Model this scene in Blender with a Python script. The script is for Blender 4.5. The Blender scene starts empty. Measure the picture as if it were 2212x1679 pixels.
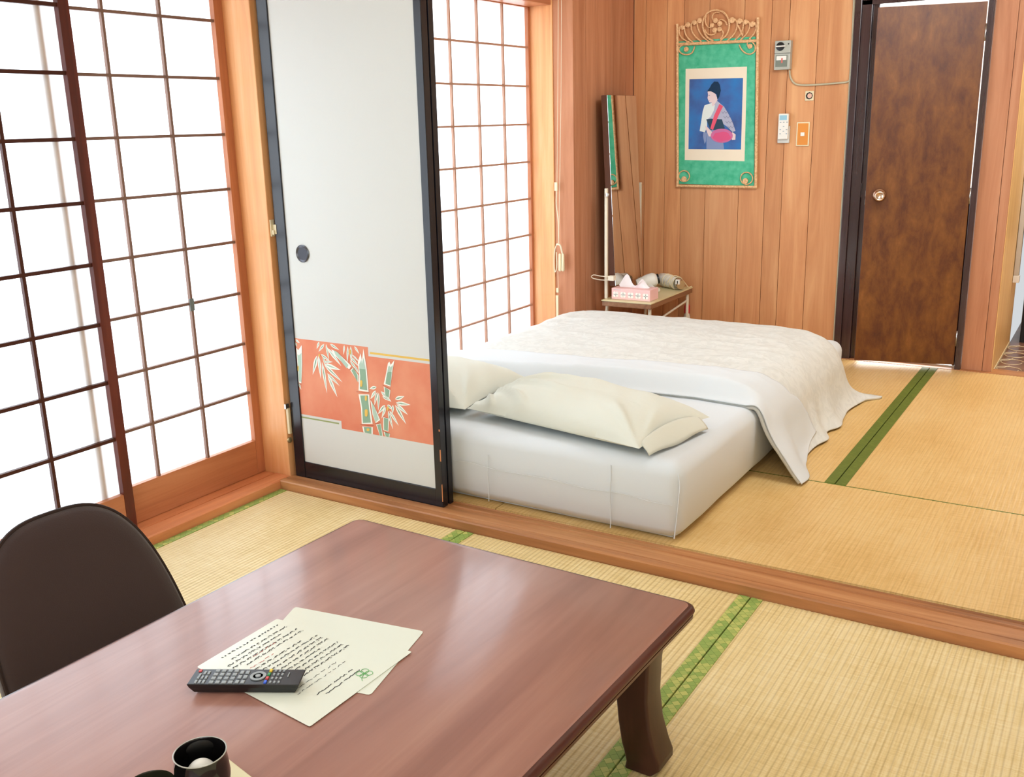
import bpy, bmesh, math, random
from mathutils import Vector, Matrix, noise
random.seed(7)
sc = bpy.context.scene
COL = sc.collection

# ------------------------------------------------------------------ camera
YAW, PIT, ROL, FPX = -0.558, 0.2634, 0.0248, 2133.2
CAM = Vector((2.6074, -2.3856, 1.25))
_f = Vector((math.sin(YAW)*math.cos(PIT), math.cos(YAW)*math.cos(PIT), -math.sin(PIT)))
_r0 = Vector((math.cos(YAW), -math.sin(YAW), 0)); _d0 = _f.cross(_r0)
_r = math.cos(ROL)*_r0 + math.sin(ROL)*_d0; _d = -math.sin(ROL)*_r0 + math.cos(ROL)*_d0
cd = bpy.data.cameras.new('camera'); co = bpy.data.objects.new('camera', cd); COL.objects.link(co)
cd.sensor_fit = 'HORIZONTAL'; cd.sensor_width = 36; cd.lens = FPX/2212*36; cd.clip_start = 0.02; cd.clip_end = 60
M = Matrix((( _r.x, -_d.x, -_f.x, CAM.x), (_r.y, -_d.y, -_f.y, CAM.y), (_r.z, -_d.z, -_f.z, CAM.z), (0, 0, 0, 1)))
co.matrix_world = M
sc.camera = co

def ray(u, v):
    return _r*((u-1106)/FPX) + _d*((v-839.5)/FPX) + _f
def on(ax, val, u, v):
    """point of the plane axis=val that the measured photo point lies on"""
    d = ray(u, v); i = 'xyz'.index(ax); return CAM + d*((val-CAM[i])/d[i])

# ------------------------------------------------------------------ world, lights, exposure
w = bpy.data.worlds.new('daylight'); sc.world = w; w.use_nodes = True
bgn = w.node_tree.nodes['Background']; bgn.inputs[0].default_value = (0.93, 0.97, 1.0, 1); bgn.inputs[1].default_value = 1.0
def area(name, loc, size, power, color, rot):
    l = bpy.data.lights.new(name, 'AREA'); l.shape = 'RECTANGLE'; l.size, l.size_y = size; l.energy = power; l.color = color
    o = bpy.data.objects.new(name, l); COL.objects.link(o); o.location = loc; o.rotation_euler = rot
    return o
# daylight standing outside the paper windows (garden side)
area('daylight_garden', (-1.3, -1.6, 1.35), (2.6, 4.6), 400, (0.80, 0.95, 1.10), (0, math.radians(-90), 0))
area('daylight_garden', (-1.3, 1.2, 1.35), (2.6, 2.6), 260, (0.80, 0.95, 1.10), (0, math.radians(-90), 0))
# added fills for rear, ceiling and bedroom; then kitchen lamp and entry light
area('rear_fill_light', (3.0, -4.35, 1.5), (2.6, 1.6), 72, (0.86, 0.96, 1.05), (math.radians(-90), 0, math.radians(180)))  # added soft fill behind the camera, no window is built there
area('ceiling_fill_light', (2.1, -1.6, 2.36), (1.4, 1.4), 24, (0.9, 0.97, 1.0), (0, 0, 0))  # added overhead fill for the near room, no fixture behind it
area('bedroom_fill_light', (2.3, 0.7, 2.30), (1.0, 0.8), 72, (0.92, 0.97, 1.0), (math.radians(62), 0, math.radians(22)))  # added fill tilted at the back wall to brighten its planks
area('kitchen_lamp_light', (2.75, 3.3, 2.3), (0.8, 0.8), 46, (1.0, 0.95, 0.85), (0, 0, 0))
area('entry_light', (1.5, 3.55, 1.2), (0.9, 2.0), 60, (1.0, 1.0, 1.0), (math.radians(-90), 0, 0))
sc.view_settings.view_transform = 'Standard'; sc.view_settings.look = 'None'
sc.view_settings.gamma = 1; sc.view_settings.use_curve_mapping = False
sc.view_settings.exposure = -0.5
cy = sc.cycles
cy.use_denoising = True
try: cy.denoiser = 'OPENIMAGEDENOISE'
except Exception: pass
cy.max_bounces = 8; cy.diffuse_bounces = 5; cy.glossy_bounces = 3; cy.transmission_bounces = 4
cy.caustics_reflective = False; cy.caustics_refractive = False
cy.sample_clamp_indirect = 6.0

# ------------------------------------------------------------------ helpers
def s2l(c):
    c = c/255.0
    return c/12.92 if c <= 0.04045 else ((c+0.055)/1.055)**2.4
def rgb(r, g, b): return (s2l(r), s2l(g), s2l(b), 1)

def new_mat(name, color=(200, 200, 200), rough=0.6, spec=0.5, metal=0.0, coat=0.0):
    m = bpy.data.materials.new(name); m.use_nodes = True
    b = m.node_tree.nodes['Principled BSDF']
    b.inputs['Base Color'].default_value = rgb(*color)
    b.inputs['Roughness'].default_value = rough
    b.inputs['Specular IOR Level'].default_value = spec
    b.inputs['Metallic'].default_value = metal
    if coat: b.inputs['Coat Weight'].default_value = coat; b.inputs['Coat Roughness'].default_value = 0.15
    return m
def N(m, t, **k):
    n = m.node_tree.nodes.new(t)
    for a, b in k.items(): setattr(n, a, b)
    return n
def lk(m, a, b): m.node_tree.links.new(a, b)
def coords(m, scale, rnd=True):
    tc = N(m, 'ShaderNodeTexCoord'); mp = N(m, 'ShaderNodeMapping'); mp.inputs['Scale'].default_value = scale
    if rnd:
        oi = N(m, 'ShaderNodeObjectInfo'); mu = N(m, 'ShaderNodeMath', operation='MULTIPLY'); mu.inputs[1].default_value = 37.0
        lk(m, oi.outputs['Random'], mu.inputs[0]); ad = N(m, 'ShaderNodeVectorMath', operation='ADD')
        lk(m, tc.outputs['Object'], ad.inputs[0]); lk(m, mu.outputs[0], ad.inputs[1]); lk(m, ad.outputs[0], mp.inputs['Vector'])
    else: lk(m, tc.outputs['Object'], mp.inputs['Vector'])
    return mp
def ramp(m, fac, stops):
    r = N(m, 'ShaderNodeValToRGB'); e = r.color_ramp.elements
    while len(e) < len(stops): e.new(0.5)
    for i, (p, c) in enumerate(stops): e[i].position = p; e[i].color = rgb(*c)
    lk(m, fac, r.inputs[0]); return r
def bump(m, h, strength, dist):
    bp = N(m, 'ShaderNodeBump'); bp.inputs['Strength'].default_value = strength; bp.inputs['Distance'].default_value = dist
    lk(m, h, bp.inputs['Height']); lk(m, bp.outputs[0], m.node_tree.nodes['Principled BSDF'].inputs['Normal']); return bp
def wood(name, dark, mid, light, axis='z', rough=0.4, spec=0.4, scale=1.0, vary=0.25, coat=0.0, detail=5, relief=0.15):
    m = new_mat(name, mid, rough, spec, coat=coat)
    sc_ = {'x': (1.2, 22, 22), 'y': (22, 1.2, 22), 'z': (22, 22, 1.2)}[axis]
    mp = coords(m, tuple(a*scale for a in sc_))
    n = N(m, 'ShaderNodeTexNoise'); n.inputs['Scale'].default_value = 1.0; n.inputs['Detail'].default_value = detail; n.inputs['Roughness'].default_value = 0.62
    n.inputs['Distortion'].default_value = 0.6
    lk(m, mp.outputs[0], n.inputs['Vector'])
    r = ramp(m, n.outputs['Fac'], [(0.25, dark), (0.5, mid), (0.75, light)])
    oi = N(m, 'ShaderNodeObjectInfo'); hv = N(m, 'ShaderNodeHueSaturation')
    mr = N(m, 'ShaderNodeMapRange'); mr.inputs['To Min'].default_value = 1-vary; mr.inputs['To Max'].default_value = 1+vary
    lk(m, oi.outputs['Random'], mr.inputs['Value']); lk(m, mr.outputs[0], hv.inputs['Value']); lk(m, r.outputs[0], hv.inputs['Color'])
    lk(m, hv.outputs[0], m.node_tree.nodes['Principled BSDF'].inputs['Base Color'])
    bump(m, n.outputs['Fac'], relief, 0.002)
    return m

def mesh(name, verts, faces, mat, smooth=False):
    me = bpy.data.meshes.new(name); me.from_pydata([tuple(v) for v in verts], [], faces); me.validate(); me.update()
    if mat is not None:
        for mm in (mat if isinstance(mat, (list, tuple)) else [mat]): me.materials.append(mm)
    if smooth:
        for p in me.polygons: p.use_smooth = True
    return me
def wloc(p):
    v = Vector((0, 0, 0))
    while p is not None: v = v + p.location; p = p.parent
    return v
def link(name, me, parent=None, loc=None):
    o = bpy.data.objects.new(name, me); COL.objects.link(o)
    if parent is not None: o.parent = parent
    if loc is not None: o.location = loc
    return o
class B:
    """collects geometry in world coordinates, links as one object"""
    def __init__(s): s.v = []; s.f = []; s.sm = []
    def add(s, vs, fs, smooth=False):
        n = len(s.v); s.v += [Vector(v) for v in vs]; s.f += [tuple(i+n for i in f) for f in fs]; s.sm += [smooth]*len(fs); return s
    def box(s, x0, x1, y0, y1, z0, z1):
        return s.add([(x0,y0,z0),(x1,y0,z0),(x1,y1,z0),(x0,y1,z0),(x0,y0,z1),(x1,y0,z1),(x1,y1,z1),(x0,y1,z1)],
                     [(0,3,2,1),(4,5,6,7),(0,1,5,4),(1,2,6,5),(2,3,7,6),(3,0,4,7)])
    def cbox(s, x0, x1, y0, y1, z0, z1, c=0.003):
        """box with chamfered edges"""
        bm = bmesh.new(); r = bmesh.ops.create_cube(bm, size=1)
        for v in bm.verts: v.co = Vector(((x0+x1)/2+v.co.x*(x1-x0), (y0+y1)/2+v.co.y*(y1-y0), (z0+z1)/2+v.co.z*(z1-z0)))
        bmesh.ops.bevel(bm, geom=list(bm.edges), offset=c, segments=2, affect='EDGES', profile=0.6)
        return s.bm(bm)
    def bm(s, bm, smooth=False, mtx=None):
        if mtx is not None: bmesh.ops.transform(bm, matrix=mtx, verts=bm.verts)
        bm.verts.index_update(); s.add([v.co.copy() for v in bm.verts], [tuple(v.index for v in f.verts) for f in bm.faces], smooth); bm.free(); return s
    def tube(s, pts, r, n=8, cap=True, closed=False):
        pts = [Vector(p) for p in pts]; L = len(pts)
        rs = r if isinstance(r, (list, tuple)) else [r]*L
        vs = []; fs = []; up = None
        for i, p in enumerate(pts):
            if closed: t = pts[(i+1) % L]-pts[i-1]
            else: t = pts[min(i+1, L-1)]-pts[max(i-1, 0)]
            if t.length < 1e-9: t = Vector((0, 0, 1))
            t.normalize()
            if up is None:
                up = Vector((0, 0, 1)) if abs(t.z) < 0.9 else Vector((0, 1, 0))
            a = t.cross(up)
            if a.length < 1e-4: a = t.cross(Vector((1, 0.3, 0)))
            a.normalize(); b = a.cross(t).normalized(); up = b
            for k in range(n):
                an = 2*math.pi*k/n; vs.append(p+(a*math.cos(an)+b*math.sin(an))*rs[i])
        for i in range(L if closed else L-1):
            j = (i+1) % L
            for k in range(n): fs.append((i*n+k, i*n+(k+1) % n, j*n+(k+1) % n, j*n+k))
        if cap and not closed: fs.append(tuple(range(n-1, -1, -1))); fs.append(tuple((L-1)*n+k for k in range(n)))
        return s.add(vs, fs, True)
    def lathe(s, prof, c, n=24, axis=(0, 0, 1), cap0=True, cap1=True):
        ax = Vector(axis).normalized(); a = ax.cross(Vector((0, 0, 1)) if abs(ax.z) < 0.9 else Vector((1, 0, 0))).normalized(); b = ax.cross(a)
        c = Vector(c); vs = []; fs = []
        for r, h in prof:
            for k in range(n):
                an = 2*math.pi*k/n; vs.append(c+ax*h+(a*math.cos(an)+b*math.sin(an))*r)
        for i in range(len(prof)-1):
            for k in range(n): fs.append((i*n+k, i*n+(k+1) % n, (i+1)*n+(k+1) % n, (i+1)*n+k))
        if cap0: fs.append(tuple(range(n-1, -1, -1)))
        if cap1: fs.append(tuple((len(prof)-1)*n+k for k in range(n)))
        return s.add(vs, fs, True)
    def poly(s, pts): return s.add(pts, [tuple(range(len(pts)))])
    def ball(s, c, r, sx=1, sy=1, sz=1, n=12):
        bm = bmesh.new(); bmesh.ops.create_uvsphere(bm, u_segments=n, v_segments=n//2+2, radius=r)
        return s.bm(bm, True, Matrix.Translation(Vector(c)) @ Matrix.Diagonal((sx, sy, sz, 1)))
    def build(s, name, mat, parent=None, auto=True, bevel=0):
        off = wloc(parent)
        me = bpy.data.meshes.new(name); me.from_pydata([tuple(v-off) for v in s.v], [], s.f); me.update()
        for i, p in enumerate(me.polygons): p.use_smooth = s.sm[i]
        bm = bmesh.new(); bm.from_mesh(me); bmesh.ops.recalc_face_normals(bm, faces=bm.faces); bm.to_mesh(me); bm.free()
        if any(s.sm):
            try: me.set_sharp_from_angle(angle=math.radians(50))
            except Exception: pass
        if mat: me.materials.append(mat)
        o = link(name, me, parent)
        if bevel:
            md = o.modifiers.new('bevel', 'BEVEL'); md.width = bevel; md.segments = 2; md.limit_method = 'ANGLE'
        return o
def thing(name, loc, label, cat, group=None):
    o = bpy.data.objects.new(name, None); COL.objects.link(o); o.location = loc; o.empty_display_size = 0.05
    o['label'] = label; o['category'] = cat
    if group: o['group'] = group
    return o
def tag(o, label, cat, group=None):
    o['label'] = label; o['category'] = cat
    if group: o['group'] = group
    return o
def struct(name, loc=(0, 0, 0)):
    o = bpy.data.objects.new(name, None); COL.objects.link(o); o.location = loc; o['kind'] = 'structure'; o.empty_display_size = 0.05
    return o
def catmull(pts, n=8):
    pts = [Vector(p) for p in pts]; P = [2*pts[0]-pts[1]]+pts+[2*pts[-1]-pts[-2]]; out = []
    for i in range(1, len(P)-2):
        for k in range(n):
            t = k/n
            out.append(0.5*((2*P[i])+(P[i+1]-P[i-1])*t+(2*P[i-1]-5*P[i]+4*P[i+1]-P[i+2])*t*t+(-P[i-1]+3*P[i]-3*P[i+1]+P[i+2])*t**3))
    out.append(pts[-1]); return out
def sst(a, b, x):
    t = max(0, min(1, (x-a)/(b-a))); return t*t*(3-2*t)
def nz(x, y, z=0.0): return noise.noise(Vector((x, y, z)))

# ------------------------------------------------------------------ materials
M_panel = wood('lauan_plank', (190, 124, 80), (212, 150, 102), (228, 172, 122), 'z', rough=0.5, spec=0.3, scale=0.8, vary=0.14)
M_panelL = wood('lauan_plank_plain', (164, 106, 74), (184, 126, 92), (198, 142, 108), 'z', rough=0.55, spec=0.25, scale=1.0, vary=0.08)
M_post = wood('warm_cedar_post', (206, 140, 88), (228, 164, 108), (238, 186, 136), 'z', rough=0.38, spec=0.4, vary=0.05)
M_rail = wood('cedar_rail', (168, 104, 70), (192, 124, 84), (208, 142, 100), 'y', rough=0.35, spec=0.4, vary=0.05)
M_stile = wood('cedar_stile', (160, 98, 64), (184, 116, 78), (202, 134, 94), 'z', rough=0.38, spec=0.4, vary=0.05)
M_stileD = wood('dark_stile', (66, 24, 16), (92, 36, 24), (112, 50, 34), 'z', rough=0.35, spec=0.4, vary=0.05)
M_bar = new_mat('glare_washed_lattice', (128, 98, 84), 0.55, 0.3)  # backlight glare on the bars is mixed into this muted colour
M_barB = new_mat('pinkish_lattice', (172, 132, 110), 0.55, 0.3)
M_barD = new_mat('unlit_lattice', (70, 32, 20), 0.5, 0.3)  # same lattice seen unlit against the paper, its shade put into the colour
M_thr = wood('worn_threshold', (140, 90, 54), (178, 120, 74), (204, 152, 104), 'x', rough=0.4, spec=0.4, scale=0.9, vary=0.03)
M_sill = wood('sill', (198, 120, 76), (220, 142, 94), (232, 162, 114), 'y', rough=0.3, spec=0.45, vary=0.03)
M_lacq = new_mat('black_lacquer', (26, 24, 30), 0.22, 0.5)
M_fpaper = new_mat('fusuma_paper', (208, 209, 205), 0.85, 0.15)
n = N(M_fpaper, 'ShaderNodeTexNoise'); n.inputs['Scale'].default_value = 900; bump(M_fpaper, n.outputs['Fac'], 0.12, 0.0005)
M_ceil = new_mat('ceiling_board', (226, 214, 196), 0.8, 0.2)
M_plaster = new_mat('rear_wall_plaster', (232, 222, 206), 0.9, 0.1)
M_white = new_mat('white_plastic', (232, 230, 222), 0.4, 0.4)
M_cream = new_mat('cream_plastic', (226, 212, 176), 0.4, 0.4)
M_steel = new_mat('brushed_steel', (200, 196, 190), 0.28, 0.5, metal=1.0)
M_black = new_mat('black_plastic', (22, 20, 22), 0.35, 0.4)
# shoji paper : translucent, lit by the daylight outside
M_paper = bpy.data.materials.new('shoji_paper'); M_paper.use_nodes = True
nt = M_paper.node_tree; nt.nodes.remove(nt.nodes['Principled BSDF'])
df = N(M_paper, 'ShaderNodeBsdfDiffuse'); tr = N(M_paper, 'ShaderNodeBsdfTranslucent'); mx = N(M_paper, 'ShaderNodeMixShader')
df.inputs[0].default_value = (0.86, 0.86, 0.84, 1); tr.inputs[0].default_value = (0.93, 0.93, 0.92, 1); mx.inputs[0].default_value = 0.62
lk(M_paper, df.outputs[0], mx.inputs[1]); lk(M_paper, tr.outputs[0], mx.inputs[2]); lk(M_paper, mx.outputs[0], nt.nodes['Material Output'].inputs['Surface'])

def tatami_mat(name, c_dark, c_mid, c_light, rough, spec, seam=.30):
    m = new_mat(name, c_mid, rough, spec)
    mp = coords(m, (260, 9, 1))
    n1 = N(m, 'ShaderNodeTexNoise'); n1.inputs['Scale'].default_value = 1; n1.inputs['Detail'].default_value = 3; lk(m, mp.outputs[0], n1.inputs['Vector'])
    mp2 = coords(m, (2.2, 1.4, 1)); n2 = N(m, 'ShaderNodeTexNoise'); n2.inputs['Scale'].default_value = 1.6; n2.inputs['Detail'].default_value = 5; lk(m, mp2.outputs[0], n2.inputs['Vector'])
    mp3 = coords(m, (18, 330, 1)); n3 = N(m, 'ShaderNodeTexNoise'); n3.inputs['Scale'].default_value = 1; n3.inputs['Detail'].default_value = 3; lk(m, mp3.outputs[0], n3.inputs['Vector'])
    a = N(m, 'ShaderNodeMath', operation='ADD'); lk(m, n1.outputs['Fac'], a.inputs[0]); lk(m, n3.outputs['Fac'], a.inputs[1])
    b = N(m, 'ShaderNodeMath', operation='ADD'); lk(m, a.outputs[0], b.inputs[0]); lk(m, n2.outputs['Fac'], b.inputs[1])
    c = N(m, 'ShaderNodeMath', operation='DIVIDE'); c.inputs[1].default_value = 3; lk(m, b.outputs[0], c.inputs[0])
    r = ramp(m, c.outputs[0], [(0.36, c_dark), (0.5, c_mid), (0.62, c_light)])
    # dark seams in the valleys between the woven ribs, and the faint cross weave
    wv = N(m, 'ShaderNodeTexWave', wave_type='BANDS', bands_direction='X', wave_profile='SIN'); wv.inputs['Scale'].default_value = 1
    tc = N(m, 'ShaderNodeTexCoord'); mpw = N(m, 'ShaderNodeMapping'); mpw.inputs['Scale'].default_value = (2*math.pi/0.0145/20.0, 1, 1)
    lk(m, tc.outputs['Object'], mpw.inputs['Vector']); lk(m, mpw.outputs[0], wv.inputs['Vector'])
    wy = N(m, 'ShaderNodeTexWave', wave_type='BANDS', bands_direction='Y', wave_profile='SIN'); mpy = N(m, 'ShaderNodeMapping'); mpy.inputs['Scale'].default_value = (1, 2*math.pi/0.0075/20.0, 1)
    wy.inputs['Distortion'].default_value = 1.2; wy.inputs['Detail'].default_value = 1
    lk(m, tc.outputs['Object'], mpy.inputs['Vector']); lk(m, mpy.outputs[0], wy.inputs['Vector'])
    pm = N(m, 'ShaderNodeMath', operation='POWER'); pm.inputs[1].default_value = 5
    inv = N(m, 'ShaderNodeMath', operation='SUBTRACT'); inv.inputs[0].default_value = 1; lk(m, wv.outputs['Fac'], inv.inputs[1]); lk(m, inv.outputs[0], pm.inputs[0])
    mm = N(m, 'ShaderNodeMath', operation='MULTIPLY'); mm.inputs[1].default_value = seam; lk(m, pm.outputs[0], mm.inputs[0])
    mix = N(m, 'ShaderNodeMixRGB', blend_type='MULTIPLY'); mix.inputs[2].default_value = rgb(150, 122, 74); lk(m, mm.outputs[0], mix.inputs[0]); lk(m, r.outputs[0], mix.inputs[1])
    lk(m, mix.outputs[0], m.node_tree.nodes['Principled BSDF'].inputs['Base Color'])
    hs = N(m, 'ShaderNodeMath', operation='ADD'); lk(m, wy.outputs['Fac'], hs.inputs[0]); lk(m, n1.outputs['Fac'], hs.inputs[1])
    bump(m, hs.outputs[0], 0.25, 0.0006)
    return m
M_tat = tatami_mat('fresh_rush', (212, 184, 122), (230, 206, 148), (240, 222, 174), 0.45, 0.5)
M_tatB = tatami_mat('aged_rush', (206, 164, 98), (222, 183, 118), (230, 197, 138), 0.34, 0.4, .13)
def band_mat(name, base, light, edge):
    m = new_mat(name, base, 0.5, 0.3)
    tc = N(m, 'ShaderNodeTexCoord'); mp = N(m, 'ShaderNodeMapping'); mp.inputs['Rotation'].default_value = (0, 0, math.radians(45)); mp.inputs['Scale'].default_value = (62, 62, 62)
    lk(m, tc.outputs['Object'], mp.inputs['Vector'])
    ck = N(m, 'ShaderNodeTexBrick'); ck.offset = 0.5; ck.inputs['Scale'].default_value = 1.0; ck.inputs['Mortar Size'].default_value = 0.03
    ck.inputs['Brick Width'].default_value = 1.0; ck.inputs['Row Height'].default_value = 1.0; ck.inputs['Bias'].default_value = -0.35
    ck.inputs['Color1'].default_value = rgb(*base); ck.inputs['Color2'].default_value = rgb(*light); ck.inputs['Mortar'].default_value = rgb(*edge)
    lk(m, mp.outputs[0], ck.inputs['Vector']); lk(m, ck.outputs['Color'], m.node_tree.nodes['Principled BSDF'].inputs['Base Color'])
    bump(m, ck.outputs['Fac'], -0.2, 0.001)
    return m
M_band = band_mat('green_brocade', (142, 166, 84), (214, 206, 120), (104, 130, 56))
M_bandB = band_mat('dark_green_cloth', (98, 112, 42), (112, 126, 50), (86, 100, 36))

# ================================================================== SETTING
D = 2.726
XW = 0.24          # plank wall of the bedroom
fl = struct('floor')
B().box(0.0, 4.2, -4.4, -0.0, -0.12, -0.058).box(0.0, 4.2, 0.0, D+0.0, -0.12, -0.03).build('subfloor', M_thr, fl)
def ribbed(x0, x1, y0, y1, ztop, thick, amp, pitch=0.0145):
    """one mat: woven ribs run along y"""
    vs = []; fs = []; k = max(1, round((x1-x0)/pitch)); seg = 4; n = k*seg
    ys = [y0, y1]
    for i in range(n+1):
        x = x0+(x1-x0)*i/n; ph = (i % seg)/seg
        z = ztop - amp*(0.5+0.5*math.cos(2*math.pi*ph))
        for y in ys: vs.append((x, y, z))
    for i in range(n): fs.append((2*i, 2*i+2, 2*i+3, 2*i+1))
    b = B().add(vs, fs, True); b.box(x0, x1, y0, y1, ztop-thick, ztop-amp*1.05-0.0005); return b
def tatami(x0, x1, y0, y1, zt, mat, bm_, bands, bw=0.031, amp=0.0012):
    g = 0.0018
    xa = x0+g+(bw if 'l' in bands else 0); xb = x1-g-(bw if 'r' in bands else 0)
    o = ribbed(xa, xb, y0+g, y1-g, zt, 0.055, amp).build('tatami_mat', mat, fl)
    for s in bands:
        c = (x0+g, xa) if s == 'l' else (xb, x1-g)
        B().cbox(c[0], c[1], y0+g, y1-g, zt-0.055, zt+0.0012, 0.0016).build('edge_band', bm_, o)
for xa, xb, bd in ((0.13, 0.932, 'lr'), (0.932, 1.862, 'lr'), (1.862, 2.795, 'lr'), (2.795, 3.73, 'lr')):
    tatami(xa, xb, -1.85, -0.002, 0.0, M_tat, M_band, bd)
    tatami(xa, xb, -3.72, -1.855, 0.0, M_tat, M_band, bd)
ZB = 0.035
tatami(0.24, 0.96, 0.134, 0.862, ZB, M_tatB, M_bandB, '', amp=0.0007)
tatami(0.96, 2.80, 0.134, 0.862, ZB, M_tatB, M_bandB, '', amp=0.0007)
tatami(2.80, 4.15, 0.134, 0.862, ZB, M_tatB, M_bandB, '', amp=0.0007)
B().box(0.24, 4.15, 0.8605, 0.8675, ZB-0.05, ZB-0.0005).build('seam_strip', M_bandB, fl)
for xa, xb in ((0.24, 0.93), (0.93, 1.863), (1.863, 2.795), (2.795, 4.15)):
    tatami(xa, xb, 0.866, 2.695, ZB, M_tatB, M_bandB, 'lr' if xa > 0.3 else 'r', bw=0.034, amp=0.0009)
# wooden strip under the back wall, kitchen and entry floors
B().cbox(0.24, 4.15, 2.697, 2.80, -0.03, 0.036, 0.003).build('trim_4', M_thr)['kind'] = 'structure'

# threshold between the rooms, grooved
prof = [(0, -0.055), (0, 0.027), (0.004, 0.031), (0.066, 0.031), (0.067, 0.027), (0.098, 0.027), (0.099, 0.031), (0.103, 0.031), (0.104, 0.027), (0.129, 0.027), (0.130, 0.031), (0.132, 0.031), (0.132, -0.055)]
prof = [(0, -0.055), (0, 0.027), (0.004, 0.031), (0.028, 0.031), (0.029, 0.028), (0.033, 0.028), (0.034, 0.031)] + prof[3:]
b = B(); vs = []; x0, x1 = 0.06, 4.15
for x in (x0, x1): vs += [(x, y, z) for y, z in prof]
n_ = len(prof); fs = [tuple(range(n_)), tuple(range(2*n_-1, n_-1, -1))]+[(i, (i+1) % n_, n_+(i+1) % n_, n_+i) for i in range(n_)]
b.add(vs, fs); t = b.build('trim_1', M_thr); t['kind'] = 'structure'
# sill under the near paper window
prof = [(-0.03, -0.05), (-0.03, 0.03), (0.052, 0.03), (0.054, 0.022), (0.060, 0.022), (0.062, 0.032), (0.126, 0.032), (0.130, 0.028), (0.130, -0.05)]
vs = []
for y in (-4.3, 0.05): vs += [(x, y, z) for x, z in prof]
n_ = len(prof); fs = [tuple(range(n_)), tuple(range(2*n_-1, n_-1, -1))]+[(i, (i+1) % n_, n_+(i+1) % n_, n_+i) for i in range(n_)]
B().add(vs, fs).build('trim_2', M_sill)['kind'] = 'structure'
# bedroom sill
B().cbox(-0.03, 0.235, 0.17, 2.03, -0.05, 0.06, 0.003).build('trim_3', M_sill)['kind'] = 'structure'

# posts
wl = struct('wall_left')
B().cbox(-0.05, 0.13, 0.052, 0.165, -0.05, 2.42, 0.003).build('pillar', M_post, wl)
B().cbox(-0.05, 0.13, 2.03, 2.14, -0.05, 2.42, 0.003).build('pillar', M_post, wl)
B().box(-0.05, XW-0.012, 2.052, D+0.1, 0.0, 2.42).build('wall_core', M_panelL, wl)
B().box(0.131, XW, 2.036, 2.058, 0.0, 2.42).build('plank', M_panelL, wl)
ygr = [2.058, 2.168, 2.273, 2.45, 2.625, D-0.001]
for a, c in zip(ygr[:-1], ygr[1:]):
    B().cbox(XW-0.012, XW, a+0.0015, c-0.0015, 0.036, 2.42, 0.0012).build('plank', M_panelL, wl)
B().box(-0.05, 0.12, -4.3, 0.052, 1.86, 2.42).build('lintel_wall', M_plaster, wl)
B().cbox(-0.03, 0.125, -4.3, 0.052, 1.79, 1.86, 0.003).build('lintel', M_rail, wl)
B().box(-0.05, 0.12, 0.165, 2.03, 1.86, 2.42).build('lintel_wall', M_plaster, wl)
B().cbox(-0.03, 0.125, 0.165, 2.03, 1.79, 1.86, 0.003).build('lintel', M_rail, wl)
B().box(-0.05, 0.12, -4.4, -3.3, -0.05, 1.79).build('wall_core', M_plaster, wl)

# back wall : planks
wb = struct('wall_back')
B().box(XW, 1.40, D+0.012, D+0.06, -0.03, 2.42).box(2.0, 2.125, D+0.012, D+0.06, -0.03, 2.42).box(1.40, 2.0, D+0.012, D+0.06, 1.80, 2.42).build('wall_core', M_panelL, wb)
xg = [XW+0.001, 0.31, 0.4305, 0.5258, 0.6638, 0.8482, 0.9881, 1.0777, 1.2193, 1.392]
for a, c in zip(xg[:-1], xg[1:]):
    B().cbox(a+0.0012, c-0.0012, D, D+0.012, 0.036, 2.42, 0.001).build('plank', M_panel, wb)
for a, c in ((1.996, 2.092), (2.092, 2.132)):
    B().cbox(a+0.0012, c-0.0012, D, D+0.012, 0.036, 2.42, 0.001).build('plank', M_panelL, wb)
for a, c in ((1.392, 1.55), (1.55, 1.75), (1.75, 1.996)):
    B().cbox(a+0.0012, c-0.0012, D, D+0.012, 1.802, 2.42, 0.001).build('plank', M_panel, wb)
B().box(2.132, 3.1, D, D+0.06, 2.0, 2.42).box(3.1, 4.15, D, D+0.06, 0, 2.42).build('wall_core', M_panelL, wb)

# other walls and the ceiling (close the room behind and beside the camera)
o = B().box(4.15, 4.2, -4.4, D+0.1, -0.05, 2.42).build('wall_right', M_plaster); o['kind'] = 'structure'
o = B().box(0.0, 4.2, -4.45, -4.4, -0.05, 2.42).build('wall_front', M_plaster); o['kind'] = 'structure'
o = B().box(-0.05, 4.2, -4.45, D+0.1, 2.42, 2.46).build('ceiling', M_ceil); o['kind'] = 'structure'
# hanging wall above the sliding doors
wm = struct('wall_middle')
B().box(0.13, 4.15, 0.045, 0.125, 1.90, 2.42).build('wall_core', M_plaster, wm)
B().cbox(0.13, 4.15, 0.02, 0.14, 1.83, 1.90, 0.003).build('lintel', M_thr, wm)

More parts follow.
